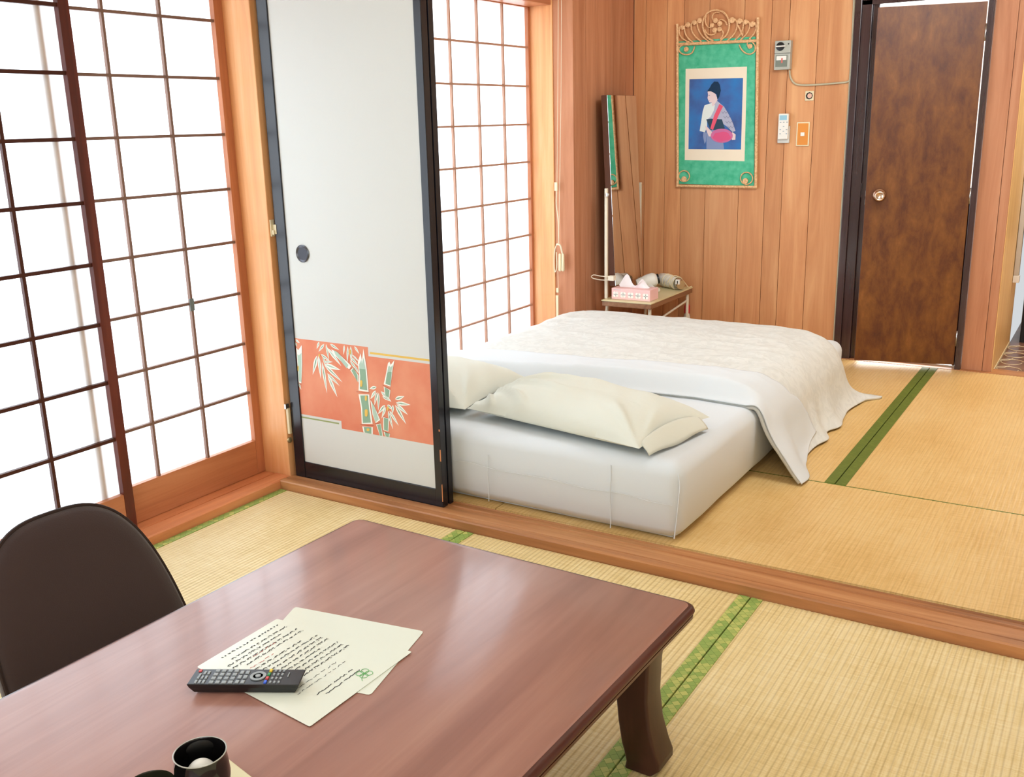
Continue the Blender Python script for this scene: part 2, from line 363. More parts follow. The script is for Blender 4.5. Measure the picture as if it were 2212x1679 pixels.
# ---------------------------------------------------------------- paper windows
def shoji(name, x, y0, y1, ncol, ycols, zrows, z0, z1, st, sts, bar, barm, rail, railt, extra_l=None):
    """x: room side face of the frame; ycols/zrows: lattice lines; st: stile widths (left, right)"""
    wn = struct(name, (x, y0, z0))
    T = 0.030
    B().cbox(x-T, x, y0, y0+st[0], z0, z1, 0.0015).build('stile', sts, wn)
    B().cbox(x-T, x, y1-st[1], y1, z0, z1, 0.0015).build('stile', sts, wn)
    ya, yb = y0+st[0], y1-st[1]; za, zb = zrows[0], zrows[-1]
    B().cbox(x-T+0.001, x-0.001, ya, yb, z0, za, 0.0015).build('bottom_rail', rail, wn)
    B().cbox(x-T+0.001, x-0.001, ya, yb, zb, z1, 0.0015).build('top_rail', rail, wn)
    hb = bar/2; xb = x-0.006; xa = xb-0.012
    me = mesh('lattice_bar', *(lambda bb: (bb.v, bb.f))(B().box(-0.0065, 0.0065, 0, yb-ya, -hb, hb)), barm)
    for z in zrows[1:-1]: link('lattice_bar', me, wn, (xa+0.006-x, ya-y0, z-z0))
    me = mesh('lattice_bar', *(lambda bb: (bb.v, bb.f))(B().box(-0.006, 0.006, -hb, hb, 0, zb-za)), barm)
    for y in ycols: link('lattice_bar', me, wn, (xa+0.006-x, y-y0, za-z0))
    ys = [ya]+list(ycols)+[yb]
    cache = {}
    for i in range(len(ys)-1):
        for j in range(len(zrows)-1):
            wy, hz = round(ys[i+1]-ys[i], 4), round(zrows[j+1]-zrows[j], 4)
            if (wy, hz) not in cache:
                cache[(wy, hz)] = mesh('paper_pane', [(0, 0, 0), (0, wy, 0), (0, wy, hz), (0, 0, hz)], [(0, 1, 2, 3)], M_paper)
            link('paper_pane', cache[(wy, hz)], wn, (xa-0.0015-x, ys[i]-y0, zrows[j]-z0))
    return wn
zr = [0.158+0.1792*i for i in range(10)]
zr[0] = 0.157
w1 = shoji('window_1', 0.006, -0.575, 0.052, 3, [-0.404, -0.196], zr, 0.031, 1.80, (0.045, 0.036), M_stile, 0.009, M_bar, M_rail, 0.12)
w2 = shoji('window_2', 0.042, -1.47, -0.541, 4, [-1.222, -1.006, -0.790], zr, 0.031, 1.80, (0.036, 0.034), M_stileD, 0.0105, M_barD, M_rail, 0.12)
w3 = shoji('window_3', 0.006, -2.40, -1.44, 4, [-2.15, -1.93, -1.71], zr, 0.031, 1.80, (0.036, 0.034), M_stile, 0.010, M_bar, M_rail, 0.12)
w3 = shoji('window_4', 0.042, -3.30, -2.37, 4, [-3.05, -2.83, -2.61], zr, 0.031, 1.80, (0.036, 0.034), M_stile, 0.010, M_bar, M_rail, 0.12)
zq = [0.141+0.1827*i for i in range(10)]; 
w5 = shoji('window_5', 0.006, 1.10, 2.032, 4, [1.357, 1.575, 1.793], zq, 0.062, 1.80, (0.036, 0.019), M_stile, 0.009, M_barB, M_rail, 0.12)
w6 = shoji('window_6', 0.042, 0.166, 1.13, 4, [0.42, 0.64, 0.86], zq, 0.062, 1.80, (0.036, 0.036), M_stile, 0.009, M_bar, M_rail, 0.12)
# small grey clip on a lattice crossing
B().box(0.001, 0.004, -0.207, -0.190, 0.672, 0.712).build('grey_clip', new_mat('grey_clip', (112, 122, 120), 0.6, 0.3), w1)

# garden side: glazed outer doors whose frames shade the paper
go = struct('window_7', (-0.12, -3.3, 0))
M_alu = new_mat('bronze_sash', (150, 112, 80), 0.5, 0.4)
M_glass = new_mat('window_glass', (235, 245, 245), 0.0, 0.5); M_glass.node_tree.nodes['Principled BSDF'].inputs['Transmission Weight'].default_value = 1.0
M_glass.node_tree.nodes['Principled BSDF'].inputs['IOR'].default_value = 1.02
for y in (-2.1, -0.628):
    B().box(-0.022, 0.012, y-0.016, y+0.016, 0.05, 1.80).build('sash_stile', M_alu, go)
B().box(-0.085, -0.05, -3.3, 0.05, 1.80, 1.86).build('sash_rail', M_alu, go)
B().box(-0.085, -0.05, -3.3, 0.05, 0.0, 0.05).build('sash_rail', M_alu, go)
gw = struct('trim_5', (0, 0, 0))
B().box(-0.30, -0.05, 0.07, 0.16, 0.0, 2.4).box(-0.30, -0.05, 2.06, 2.14, 0, 2.4).box(-0.5, -0.05, -3.4, -3.3, 0, 2.4).build('outer_jamb', M_alu, gw)
B().box(-0.60, -0.05, -3.4, 2.2, 1.93, 1.98).build('eave_board', M_alu, gw)
B().box(-3.0, -0.05, -4.4, 2.8, -0.16, -0.12).build('terrace', new_mat('terrace_concrete', (190, 186, 178), 0.9, 0.1), gw)

# ---------------------------------------------------------------- sliding doors (two stacked, black lacquer frames)
def fusuma(name, y0, y1):
    d = struct(name, (0.143, y0, 0.028))
    xa, xb = 0.143, 0.797
    B().cbox(xa, 0.189, y0, y1, 0.0275, 1.84, 0.002).build('stile', M_lacq, d)
    B().cbox(0.769, xb, y0, y1, 0.0275, 1.84, 0.002).build('stile', M_lacq, d)
    B().cbox(0.189, 0.769, y0+0.001, y1-0.001, 0.0275, 0.090, 0.002).build('bottom_rail', M_lacq, d)
    B().cbox(0.189, 0.769, y0+0.001, y1-0.001, 1.78, 1.84, 0.002).build('top_rail', M_lacq, d)
    B().box(0.189, 0.769, y0+0.005, y1-0.005, 0.090, 1.78).build('paper_panel', M_fpaper, d)
    return d
d1 = fusuma('door_1', 0.068, 0.097); d2 = fusuma('door_2', 0.104, 0.129)
YP = 0.0728   # front of the paper
# scuffed wood showing on the frame edge
B().box(0.7935, 0.7975, 0.0675, 0.0685, 0.19, 0.23).box(0.7930, 0.7975, 0.0675, 0.0688, 0.292, 0.299).box(0.795, 0.7978, 0.0675, 0.069, 0.05, 0.11).build('chipped_lacquer', new_mat('bare_wood', (196, 130, 84), 0.7, 0.2), d1)
# round finger pull
c = on('y', YP, 654, 548)
hp = B().lathe([(0.0290, 0.0004), (0.0300, 0.002), (0.0265, 0.0045), (0.0235, 0.0025), (0.0215, 0.0012)], c, 32, (0, -1, 0), cap0=True, cap1=False).build('finger_pull', new_mat('pull_metal', (96, 98, 104), 0.3, 0.5, metal=0.7), d1)
B().lathe([(0.0215, 0.0012), (0.0005, 0.0010)], c, 32, (0, -1, 0), cap0=False).build('pull_recess', new_mat('pull_dark', (70, 70, 76), 0.5, 0.3, metal=0.5), hp)
# printed band with bamboo
M_or = new_mat('print_orange', (228, 128, 92), 0.8, 0.2)
n = N(M_or, 'ShaderNodeTexNoise'); n.inputs['Scale'].default_value = 7; n.inputs['Detail'].default_value = 4
tcx = N(M_or, 'ShaderNodeTexCoord'); lk(M_or, tcx.outputs['Object'], n.inputs['Vector'])
r_ = ramp(M_or, n.outputs['Fac'], [(0.35, (214, 126, 98)), (0.65, (222, 148, 118))]); lk(M_or, r_.outputs[0], M_or.node_tree.nodes['Principled BSDF'].inputs['Base Color'])
M_pw = new_mat('print_white', (236, 236, 228), 0.8, 0.2); M_pg = new_mat('print_green', (140, 170, 146), 0.8, 0.2)
M_pl = new_mat('print_pale_green', (176, 200, 184), 0.8, 0.2)
M_py = new_mat('print_gold', (222, 184, 96), 0.8, 0.2); M_pr = new_mat('print_red', (150, 62, 50), 0.8, 0.2); M_pgs = new_mat('print_moss', (150, 160, 110), 0.8, 0.2)
def flat(bb, pts, y): bb.poly([(p[0], y, p[1]) for p in pts])
bb = B(); flat(bb, [(.1892, .543), (.515, .543), (.515, .512), (.7688, .512), (.7688, .240), (.375, .240), (.375, .268), (.1892, .268)], YP)
bandp = bb.build('painted_band', M_or, d1)
bb = B(); flat(bb, [(.522, .5275), (.7688, .5275), (.7688, .5205), (.522, .5205)], YP); bb.build('gold_line', M_py, bandp)
bb = B(); flat(bb, [(.1892, .2595), (.364, .2595), (.364, .2540), (.1892, .2540)], YP); bb.build('moss_line', M_pgs, bandp)
def F(cx, cyy):
    p = on('y', YP, 620+cx/6.459, 720+cyy/6.459); return Vector((max(.1893, min(.7687, p.x)), p.z))
wht, grn, pal, gld, red = B(), B(), B(), B(), B()
leaves = [(450,120,415,220,22),(520,150,440,260,24),(545,150,585,375,24),(560,200,760,460,34),(600,150,730,235,26),(420,310,360,580,40),(440,310,475,640,34),(470,290,600,390,26),(510,400,640,400,22),(520,430,750,515,40),(490,400,560,840,34),(520,440,775,685,34),(570,580,705,895,38),(560,560,735,735,26),(500,300,540,480,20),(800,165,790,300,20),(850,180,840,420,22),(890,180,900,420,30),(940,180,1010,290,22),(890,330,1000,460,26),(880,380,990,530,26),(910,300,1010,400,18),(950,460,1000,560,20),(1250,750,1150,775,30),(1240,800,1165,920,28),(1260,820,1220,1010,26),(1280,830,1275,1080,26),(1310,810,1460,960,36),(1330,880,1450,950,24),(1370,1000,1270,1130,30),(1380,1030,1320,1190,26),(1400,1000,1475,1060,32),(1410,1080,1480,1340,28),(1430,1080,1560,1290,30),(1510,920,1640,880,34),(1520,970,1725,1000,34),(1530,990,1690,1140,32),(1510,1000,1665,1270,38),(1480,1000,1470,1130,26),(120,90,180,135,22),(118,130,140,190,18),(160,690,200,790,20)]
for k, (a, b_, c_, d_, wd) in enumerate(leaves):
    p, q_ = F(a, b_), F(c_, d_); t = q_-p; nn = Vector((-t.y, t.x)).normalized()*(wd/6.459*0.00185*0.72)
    y = YP-0.0004-k*0.000008
    pts = [p, p+t*.2+nn*.8, p+t*.42+nn, p+t*.7+nn*.62, q_, p+t*.7-nn*.62, p+t*.42-nn, p+t*.2-nn*.8]
    flat(wht, pts, y)
    nn2 = nn*0.36
    flat(grn if k % 3 else pal, [p+t*.05, p+t*.35+nn2, p+t*.86, p+t*.35-nn2], y-0.0003)
stalks = [[(990,400),(1030,280),(1048,380),(1070,215),(1088,330),(1115,500),(1142,820),(1000,800),(1010,600)],[(1000,850),(1150,855),(1160,1000),(1198,1265),(1045,1265),(1035,1050)],[(1052,1300),(1200,1310),(1200,1412),(1070,1385)],[(620,225),(700,260),(900,455),(870,505),(770,405),(650,290)],[(885,515),(925,480),(1000,590),(1000,690)],[(1410,420),(1432,395),(1450,440),(1502,375),(1475,520),(1446,745),(1352,712),(1385,560)],[(1352,742),(1446,795),(1430,905),(1366,870)],[(1345,1170),(1428,1190),(1418,1372),(1345,1352)],[(1352,1372),(1440,1402),(1430,1455),(1370,1435)],[(1165,930),(1222,1020),(1303,1210),(1240,1255),(1195,1130)],[(1245,1272),(1312,1262),(1345,1440),(1300,1435)],[(132,200),(160,235),(208,165),(215,420),(204,700),(165,690)]]
for k, s_ in enumerate(stalks):
    P_ = [F(*p) for p in s_]; y = YP-0.0010-k*0.00001
    flat(wht, P_, y)
    c0 = sum(P_, Vector((0, 0)))/len(P_)
    Q = [Vector((c0.x+(p.x-c0.x)*.72, c0.y+(p.y-c0.y)*(.93 if p.y < c0.y else .55 if k in (0, 5, 11) else .93))) for p in P_]
    flat(pal if k in (0, 5, 3, 11, 9) else grn, Q, y-0.0003)
    if k in (0, 5):
        Q2 = [Vector((q.x, min(q.y, c0.y-0.004))) for q in Q]; Q2 = [q for i, q in enumerate(Q2) if (q-Q2[i-1]).length > 1e-5]
        if len(Q2) > 2: flat(grn, Q2, y-0.0005)
for (a, b_, r1, r2) in ((1040,700,18,50),(1105,905,16,40),(1110,1110,24,55),(1135,1345,22,20),(1410,1050,14,30),(160,490,8,40),(885,260,12,35),(455,310,10,22)):
    flat(gld, [F(a+r1*math.cos(i*math.pi/4)*(1+.3*math.sin(3*i)), b_+r2*math.sin(i*math.pi/4)) for i in range(8)], YP-0.0022)
for (a, b_, c_, d_) in ((975,815,1155,828),(1030,1272,1215,1288),(1232,1262,1312,1242),(1340,1360,1446,1400),(1340,722,1450,772),(1345,1160,1425,1185),(865,515,915,480),(160,685,205,715)):
    p, q_ = F(a, b_), F(c_, d_); m_ = (p+q_)/2+Vector((0, -0.0018)); t = Vector((0, 0.0011))
    flat(red, [p, m_, q_, q_+t, m_+t, p+t], YP-0.0024)
for g_, nm_, m_ in ((wht, 'bamboo_outline', M_pw), (grn, 'bamboo_green_ink', M_pg), (pal, 'bamboo_pale_ink', M_pl), (gld, 'bamboo_gold_ink', M_py), (red, 'bamboo_red_ink', M_pr)): g_.build(nm_, m_, bandp)['kind'] = 'stuff'

# latches on the pillar beside the sliding door
lt = thing('door_latch', (0.13, 0.07, 0.90), 'small cream flip latch screwed high on the wooden post left of the sliding door', 'latch')
B().cbox(0.1302, 0.135, 0.057, 0.075, 0.894, 0.950, 0.001).build('back_plate', M_cream, lt)
B().cbox(0.135, 0.150, 0.066, 0.0665+0.0012, 0.902, 0.934, 0.0005).cbox(0.1345, 0.143, 0.060, 0.0672, 0.900, 0.915, 0.001).build('latch_arm', M_cream, lt)
lt = thing('bolt_latch', (0.13, 0.06, 0.18), 'cream bar bolt with a round brass disc low on the post beside the printed band', 'latch')
B().cbox(0.1305, 0.139, 0.050, 0.066, 0.284, 0.302, 0.001).build('bracket', M_steel, lt)
B().cbox(0.1305, 0.142, 0.056, 0.0675, 0.190, 0.286, 0.002).build('bolt_bar', M_cream, lt)
B().lathe([(0.010, 0), (0.010, 0.005), (0.007, 0.007)], (0.1305, 0.061, 0.166), 20, (1, 0, 0)).build('brass_disc', new_mat('aged_brass', (176, 160, 120), 0.4, 0.4, metal=0.7), lt)

# ---------------------------------------------------------------- brown hinged door, ajar
M_dark = wood('dark_jamb', (40, 24, 26), (56, 36, 38), (70, 48, 50), 'z', rough=0.16, spec=0.8, vary=0.04)
M_door = new_mat('walnut_veneer', (92, 52, 16), 0.42, 0.35)
mp = coords(M_door, (8, 8, 3.4), False); n = N(M_door, 'ShaderNodeTexNoise'); n.inputs['Scale'].default_value = 1.6; n.inputs['Detail'].default_value = 7; n.inputs['Roughness'].default_value = 0.7; n.inputs['Distortion'].default_value = 0.25
lk(M_door, mp.outputs[0], n.inputs['Vector'])
r_ = ramp(M_door, n.outputs['Fac'], [(0.28, (66, 28, 8)), (0.45, (98, 52, 14)), (0.58, (116, 68, 20)), (0.75, (140, 86, 34))])
lk(M_door, r_.outputs[0], M_door.node_tree.nodes['Principled BSDF'].inputs['Base Color'])
fr = struct('trim_6', (1.39, D, 0))
B().cbox(1.392, 1.424, D-0.026, D+0.05, 0.03, 1.80, 0.002).build('jamb', M_dark, fr)
B().cbox(1.424, 1.470, D-0.012, D+0.05, 0.03, 1.765, 0.002).build('jamb', M_dark, fr)
B().cbox(1.470, 1.500, D+0.006, D+0.05, 0.03, 1.75, 0.002).build('door_stop', M_dark, fr)
B().cbox(1.970, 1.996, D-0.022, D+0.05, 0.03, 1.80, 0.002).build('jamb', M_dark, fr)
B().cbox(1.952, 1.9705, D+0.026, D+0.05, 0.03, 0.86, 0.001).build('door_stop', M_dark, fr)
B().cbox(1.424, 1.970, D-0.012, D+0.05, 1.742, 1.80, 0.002).build('head_jamb', M_dark, fr)
B().cbox(1.470, 1.970, D+0.02, D+0.05, 0.03, 0.045, 0.002).build('door_sill', M_steel, fr)
ang = math.radians(13); hx, hy, dw = 1.965, D-0.012, 0.458
dd = struct('door_3', (hx, hy, 0.05)); dd.rotation_euler = (0, 0, ang)
def dlocal(bb, name, mat, par=None):
    me = bpy.data.meshes.new(name); me.from_pydata([tuple(v) for v in bb.v], [], bb.f)
    for i, p in enumerate(me.polygons): p.use_smooth = bb.sm[i]
    me.materials.append(mat); return link(name, me, par or dd)
dlocal(B().cbox(-dw, 0, 0.0, 0.034, 0.006, 1.668, 0.0015), 'door_leaf', M_door)
M_edge = new_mat('door_edge_paint', (104, 82, 80), 0.4, 0.4)
dlocal(B().box(-dw-0.0006, -dw+0.0002, 0.001, 0.033, 0.008, 1.666), 'door_edge', M_edge)
dlocal(B().box(-dw-0.0012, -dw-0.0004, 0.006, 0.027, 0.775, 0.800).box(-dw-0.0012, -dw-0.0004, 0.006, 0.027, 0.815, 0.840), 'latch_plate', M_steel)
M_knob = new_mat('satin_knob', (214, 190, 170), 0.22, 0.5, metal=1.0)
dlocal(B().lathe([(0.032, 0), (0.032, 0.004), (0.026, 0.012), (0.014, 0.018), (0.012, 0.042), (0.019, 0.050), (0.0255, 0.062), (0.0255, 0.074), (0.021, 0.080), (0.016, 0.081), (0.014, 0.077), (0.003, 0.076)], (-dw+0.062, 0, 0.822), 32, (0, -1, 0)), 'door_knob', M_knob)
for z in (0.10, 0.78, 1.50):
    dlocal(B().lathe([(0.004, 0), (0.004, 0.075)], (0.002, -0.003, z), 10, (0, 0, 1)), 'hinge', M_steel)
B().cbox(1.4695, 1.4715, D+0.007, D+0.030, 0.85, 0.92, 0.0008).build('strike_plate', M_white, fr)
# the entry behind the door: pale floor and walls in daylight
en = struct('wall_entry', (1.3, D+0.06, 0))
M_en = new_mat('entry_white', (240, 240, 238), 0.8, 0.2)
B().box(1.2, 1.25, D+0.06, 3.7, -0.05, 2.42).box(2.07, 2.115, D+0.06, 3.7, -0.05, 2.42).box(1.2, 2.115, 3.7, 3.75, -0.05, 2.42).box(1.2, 2.115, D+0.06, 3.75, 2.42, 2.46).build('wall_core', M_en, en)
B().box(1.25, 2.07, D+0.05, 3.7, -0.08, -0.002).build('entry_floor', M_en, en)

# ---------------------------------------------------------------- kitchen seen past the right edge
wk = struct('wall_kitchen', (2.13, D, 0))
M_kp = wood('pale_kitchen_panel', (226, 180, 112), (238, 196, 130), (244, 208, 146), 'z', rough=0.4, spec=0.4, vary=0.03)
B().cbox(2.116, 2.134, D+0.014, 3.52, 0.0, 2.42, 0.002).build('side_panel', M_kp, wk)
B().box(2.116, 4.1, 4.4, 4.45, -0.05, 2.42).box(4.1, 4.15, D, 4.45, -0.05, 2.42).box(2.115, 4.15, D+0.06, 4.45, 2.42, 2.46).build('wall_core', M_plaster, wk)
B().box(2.1345, 2.1375, D+0.02, 3.50, 0.02, 0.034).build('skirting_strip', M_cream, wk)
M_kf = new_mat('kitchen_vinyl', (110, 72, 56), 0.3, 0.4)
n = N(M_kf, 'ShaderNodeTexNoise'); n.inputs['Scale'].default_value = 14; r_ = ramp(M_kf, n.outputs['Fac'], [(0.35, (92, 58, 46)), (0.65, (128, 90, 70))]); lk(M_kf, r_.outputs[0], M_kf.node_tree.nodes['Principled BSDF'].inputs['Base Color'])
B().box(2.134, 4.1, D+0.075, 4.4, -0.08, 0.02).build('kitchen_floor', M_kf, fl)
bb = B()
for ix in range(4):
    for iy in range(4):
        cx_, cy_ = 2.19+0.17*ix, 2.88+0.17*iy
        for a0 in (0, math.pi):
            pts = [(cx_+0.06*math.cos(a0+a)*(1 if a0 == 0 else .8), cy_+0.06*math.sin(a0+a), 0.021) for a in [i*math.pi/8 for i in range(9)]]
            bb.tube(pts, 0.0016, 4)
        bb.tube([(cx_-.06, cy_, .021), (cx_-.02, cy_+.03, .021), (cx_, cy_+.08, .021)], 0.0014, 4)
bb.build('vinyl_scrolls', M_cream, fl)['kind'] = 'stuff'
cab = thing('refrigerator', (2.5, 3.7, 0.02), 'dark cabinet with a beige door panel standing in the kitchen at the far right edge', 'cabinet')
B().cbox(2.178, 2.80, 3.56, 4.15, 0.0, 1.75, 0.004).build('cabinet_body', M_black, cab)
B().cbox(2.215, 2.78, 3.53, 3.558, 0.10, 0.58, 0.004).build('door', new_mat('beige_enamel', (226, 206, 176), 0.35, 0.4), cab)
B().cbox(2.215, 2.78, 3.53, 3.558, 0.60, 1.70, 0.004).build('door', M_black, cab)
st_ = thing('metal_rail', (2.14, 3.3, 0.4), 'silver vertical metal rail with a clear plastic foot on the pale kitchen side panel', 'rail')
B().cbox(2.135, 2.160, 3.30, 3.335, 0.42, 1.25, 0.002).build('rail_bar', M_steel, st_)
B().cbox(2.135, 2.164, 3.295, 3.34, 0.385, 0.42, 0.002).build('rail_foot', M_white, st_)

# ================================================================== THINGS ON THE BACK WALL
YW = D-0.0005
def W(u, v, y=None): return on('y', YW if y is None else y, u, v)
def C6(x, y): return (1420+x/3.815, y/3.815)          # coordinates measured on an enlargement
def C7(x, y): return (1400+x/7.373, y/7.373)
def C5(x, y): return (1440+x/4.936, 80+y/4.936)
M_rat = new_mat('rattan', (214, 164, 112), 0.5, 0.35)
mp = coords(M_rat, (60, 60, 60), False); n = N(M_rat, 'ShaderNodeTexNoise'); n.inputs['Scale'].default_value = 2; lk(M_rat, mp.outputs[0], n.inputs['Vector'])
r_ = ramp(M_rat, n.outputs['Fac'], [(0.35, (206, 158, 112)), (0.6, (232, 190, 142))]); lk(M_rat, r_.outputs[0], M_rat.node_tree.nodes['Principled BSDF'].inputs['Base Color'])
M_grn = new_mat('green_velvet', (62, 172, 128), 0.9, 0.15)
mp = coords(M_grn, (30, 30, 30), False); n = N(M_grn, 'ShaderNodeTexNoise'); n.inputs['Scale'].default_value = 1; n.inputs['Detail'].default_value = 5; lk(M_grn, mp.outputs[0], n.inputs['Vector'])
r_ = ramp(M_grn, n.outputs['Fac'], [(0.3, (66, 172, 132)), (0.7, (98, 196, 160))]); lk(M_grn, r_.outputs[0], M_grn.node_tree.nodes['Principled BSDF'].inputs['Base Color'])
pf = thing('picture_frame', W(1549, 400), 'rattan scroll framed green picture of a woman in a kimono on the plank wall', 'picture')
YR = D-0.014
def R_(p, y=YR): return W(p[0], p[1], y)
g = B(); pa = [W(1466, 90, D-0.003), W(1633, 79, D-0.003), W(1629, 402, D-0.003), W(1464, 397, D-0.003)]
g.add(pa+[p+Vector((0, -0.004, 0)) for p in pa], [(0, 1, 2, 3), (7, 6, 5, 4), (0, 4, 5, 1), (1, 5, 6, 2), (2, 6, 7, 3), (3, 7, 4, 0)]); g.build('green_board', M_grn, pf)
posts = [((1463.5, 403), (1463, 52), .0075), ((1632.5, 406), (1637.5, 38), .0085), ((1464, 96), (1636, 88), .0080), ((1461, 401.5), (1635, 404.5), .0075)]
for a, b_, r in posts:
    p, q_ = R_(a), R_(b_); pts = [p+(q_-p)*i/14 for i in range(15)]
    B().tube(pts, [r*(1+0.06*math.sin(i*2.3)) for i in range(15)], 10).build('rattan_rod', M_rat, pf)
def cane(pts, r=0.0037, f=C7, n=7): return B().tube(catmull([R_(f(*p)) for p in pts], n), r, 6)
ring = [(1040, 655), (930, 580), (872, 440), (885, 300), (960, 195), (1085, 160), (1205, 200), (1280, 310), (1290, 440), (1245, 560), (1150, 645)]
cane(ring, 0.0048).build('ring', M_rat, pf)
hooks = [[(520,410),(498,450),(500,540),(545,610),(620,660)],[(608,375),(580,440),(592,530),(640,610),(720,680)],[(712,335),(685,400),(700,500),(760,590),(850,665)],[(800,305),(780,370),(805,480),(870,580),(970,665)],
         [(1385,300),(1418,370),(1405,470),(1345,570),(1260,650)],[(1490,315),(1518,380),(1500,480),(1450,570),(1380,645)],[(1590,335),(1620,400),(1600,480),(1550,560),(1470,640)],[(1700,360),(1722,430),(1700,510),(1660,570),(1610,620)],
         [(1430,400),(1470,490),(1510,575)]]
for h in hooks: cane(h).build('scroll', M_rat, pf)
def disc(p, r, f=C7): return B().lathe([(r*.55, -.006), (r, -.004), (r, .004), (r*.55, .006)], R_(f(*p)), 16, (0, -1, 0))
s7 = 0.0023/7.373
for x, y, r in ((550,440,36),(635,395,42),(740,360,38),(825,328,42),(1340,322,46),(1460,338,42),(1555,352,40),(1665,385,42),(1075,330,40),(1145,375,40),(1140,465,38),(1065,482,40),(1020,405,38),(608,785,40),(1625,738,38),(640,690,36)):
    disc((x, y), r*s7).build('rattan_coin', M_rat, pf)
for c_ in ([(1040,320),(1020,280),(1035,225),(1090,195),(1140,200)], [(1125,330),(1170,312),(1230,345),(1255,400)], [(1170,470),(1195,520),(1180,580),(1150,620)], [(1090,520),(1040,550),(980,555),(930,525),(900,470)], [(1000,445),(950,425),(915,370),(910,300),(930,240)],
           [(745,740),(700,840),(620,870),(530,850),(490,790),(515,740),(570,715)], [(1450,715),(1490,790),(1560,850),(1640,860),(1700,810),(1705,730)], [(1585,630),(1580,700),(1600,760)], [(1615,610),(1670,680),(1730,760)]):
    cane(c_, 0.0034).build('scroll', M_rat, pf)
for cx_, cy_, r in ((220,1452,45),(735,1470,50)):
    pts = [R_(C6(cx_+r*math.cos(a), cy_+r*math.sin(a))) for a in [i*math.pi/12 for i in range(24)]]
    B().tube(pts, 0.0030, 6, closed=True).build('corner_ring', M_rat, pf)
for x, y in ((220,1476),(725,1492)): disc((x, y), 23*0.00238/3.815, C6).build('rattan_coin', M_rat, pf)
# the print
YQ = D-0.0078
def Q5(pts, k): return [W(*C5(*p), YQ-0.0002*k) for p in pts]
g = B(); pa = Q5([(203,340),(857,315),(830,1325),(193,1312)], 0)
g.add(pa+[p+Vector((0, 0.0006, 0)) for p in pa], [(0, 1, 2, 3), (7, 6, 5, 4), (0, 4, 5, 1), (1, 5, 6, 2), (2, 6, 7, 3), (3, 7, 4, 0)])
pr = g.build('print_sheet', new_mat('print_cream', (238, 226, 204), 0.8, 0.2), pf)
M_bl = new_mat('print_blue', (44, 92, 160), 0.75, 0.2)
mp = coords(M_bl, (5, 5, 5), False); n = N(M_bl, 'ShaderNodeTexNoise'); n.inputs['Scale'].default_value = 1.6; n.inputs['Detail'].default_value = 6; lk(M_bl, mp.outputs[0], n.inputs['Vector'])
r_ = ramp(M_bl, n.outputs['Fac'], [(0.3, (48, 128, 196)), (0.52, (66, 108, 172)), (0.7, (66, 86, 136))]); lk(M_bl, r_.outputs[0], M_bl.node_tree.nodes['Principled BSDF'].inputs['Base Color'])
figs = [('painted_background', M_bl, [[(243,450),(815,437),(793,1200),(233,1195)]]),
 ('painted_skirt', new_mat('fig_skirt', (132, 150, 190), .8, .2), [[(425,985),(590,1000),(612,1195),(425,1195)]]),
 ('painted_sleeve_end', new_mat('fig_skirt2', (132, 150, 190), .8, .2), [[(392,1010),(425,1020),(420,1110),(405,1140),(388,1060)]]),
 ('painted_kimono', new_mat('fig_kimono', (178, 182, 204), .8, .2), [[(480,715),(540,682),(612,742),(665,830),(700,900),(735,1003),(700,1012),(650,960),(600,925),(560,885),(440,875),(462,780)]]),
 ('painted_sleeve', new_mat('fig_sleeve', (222, 232, 230), .8, .2), [[(490,700),(405,728),(385,790),(372,880),(352,1003),(408,1015),(432,960),(430,880),(470,850),(505,780),(515,730)]]),
 ('painted_obi', new_mat('fig_obi', (52, 76, 96), .8, .2), [[(422,878),(470,870),(590,878),(620,975),(560,985),(470,992)]]),
 ('painted_face', new_mat('fig_skin', (226, 206, 208), .8, .2), [[(437,580),(478,572),(525,612),(545,668),(500,735),(484,735),(482,700),(458,700),(444,676),(436,650),(442,620)]]),
 ('painted_hand', new_mat('fig_skin_hand', (226, 206, 208), .8, .2), [[(408,945),(440,965),(482,1010),(484,1062),(450,1060),(425,1000)]]),
 ('painted_hand', new_mat('fig_skin_hand', (226, 206, 208), .8, .2), [[(700,1012),(736,1040),(732,1095),(695,1098)]]),
 ('painted_hair', new_mat('fig_hair', (30, 56, 84), .8, .2), [[(430,582),(460,540),(478,505),(508,474),(548,478),(568,512),(578,572),(560,640),(540,668),(535,612),(505,596),(470,578)]]),
 ('painted_strap', new_mat('fig_strap', (226, 92, 118), .8, .2), [[(562,714),(602,738),(548,850),(494,992),(466,976),(505,840)]]),
 ('painted_basket', new_mat('fig_basket', (200, 112, 158), .8, .2), [[(588+118*math.cos(a), 1053+76*math.sin(a)) for a in [i*math.pi/12 for i in range(24)]]]),
 ('painted_petals', new_mat('fig_petals', (216, 90, 134), .8, .2), [[(588+95*math.cos(a)*(1+.08*math.sin(5*a)), 1063+52*math.sin(a)*(1+.1*math.sin(4*a))) for a in [i*math.pi/12 for i in range(24)]]])]
for k, (nm, mt, pls) in enumerate(figs):
    g = B()
    for j, pl in enumerate(pls): g.poly(Q5(pl, k+1+j*0.1))
    g.build(nm, mt, pr)
g = B()   # wavy stripes of the kimono, eye and mouth
for r0 in range(4):
    pts = [(585+r0*22+i*16, 800+r0*52+(12 if i % 2 else -10)) for i in range(6 if r0 < 3 else 5)]
    for a, c_ in zip(pts[:-1], pts[1:]): g.poly(Q5([a, c_, (c_[0], c_[1]+5), (a[0], a[1]+5)], 14))
for pl in ([(447,622),(462,618),(462,624),(448,627)], [(446,677),(458,675),(456,682)]): g.poly(Q5(pl, 14))
g.build('painted_lines', new_mat('fig_lines', (104, 104, 140), .8, .2), pr)['kind'] = 'stuff'

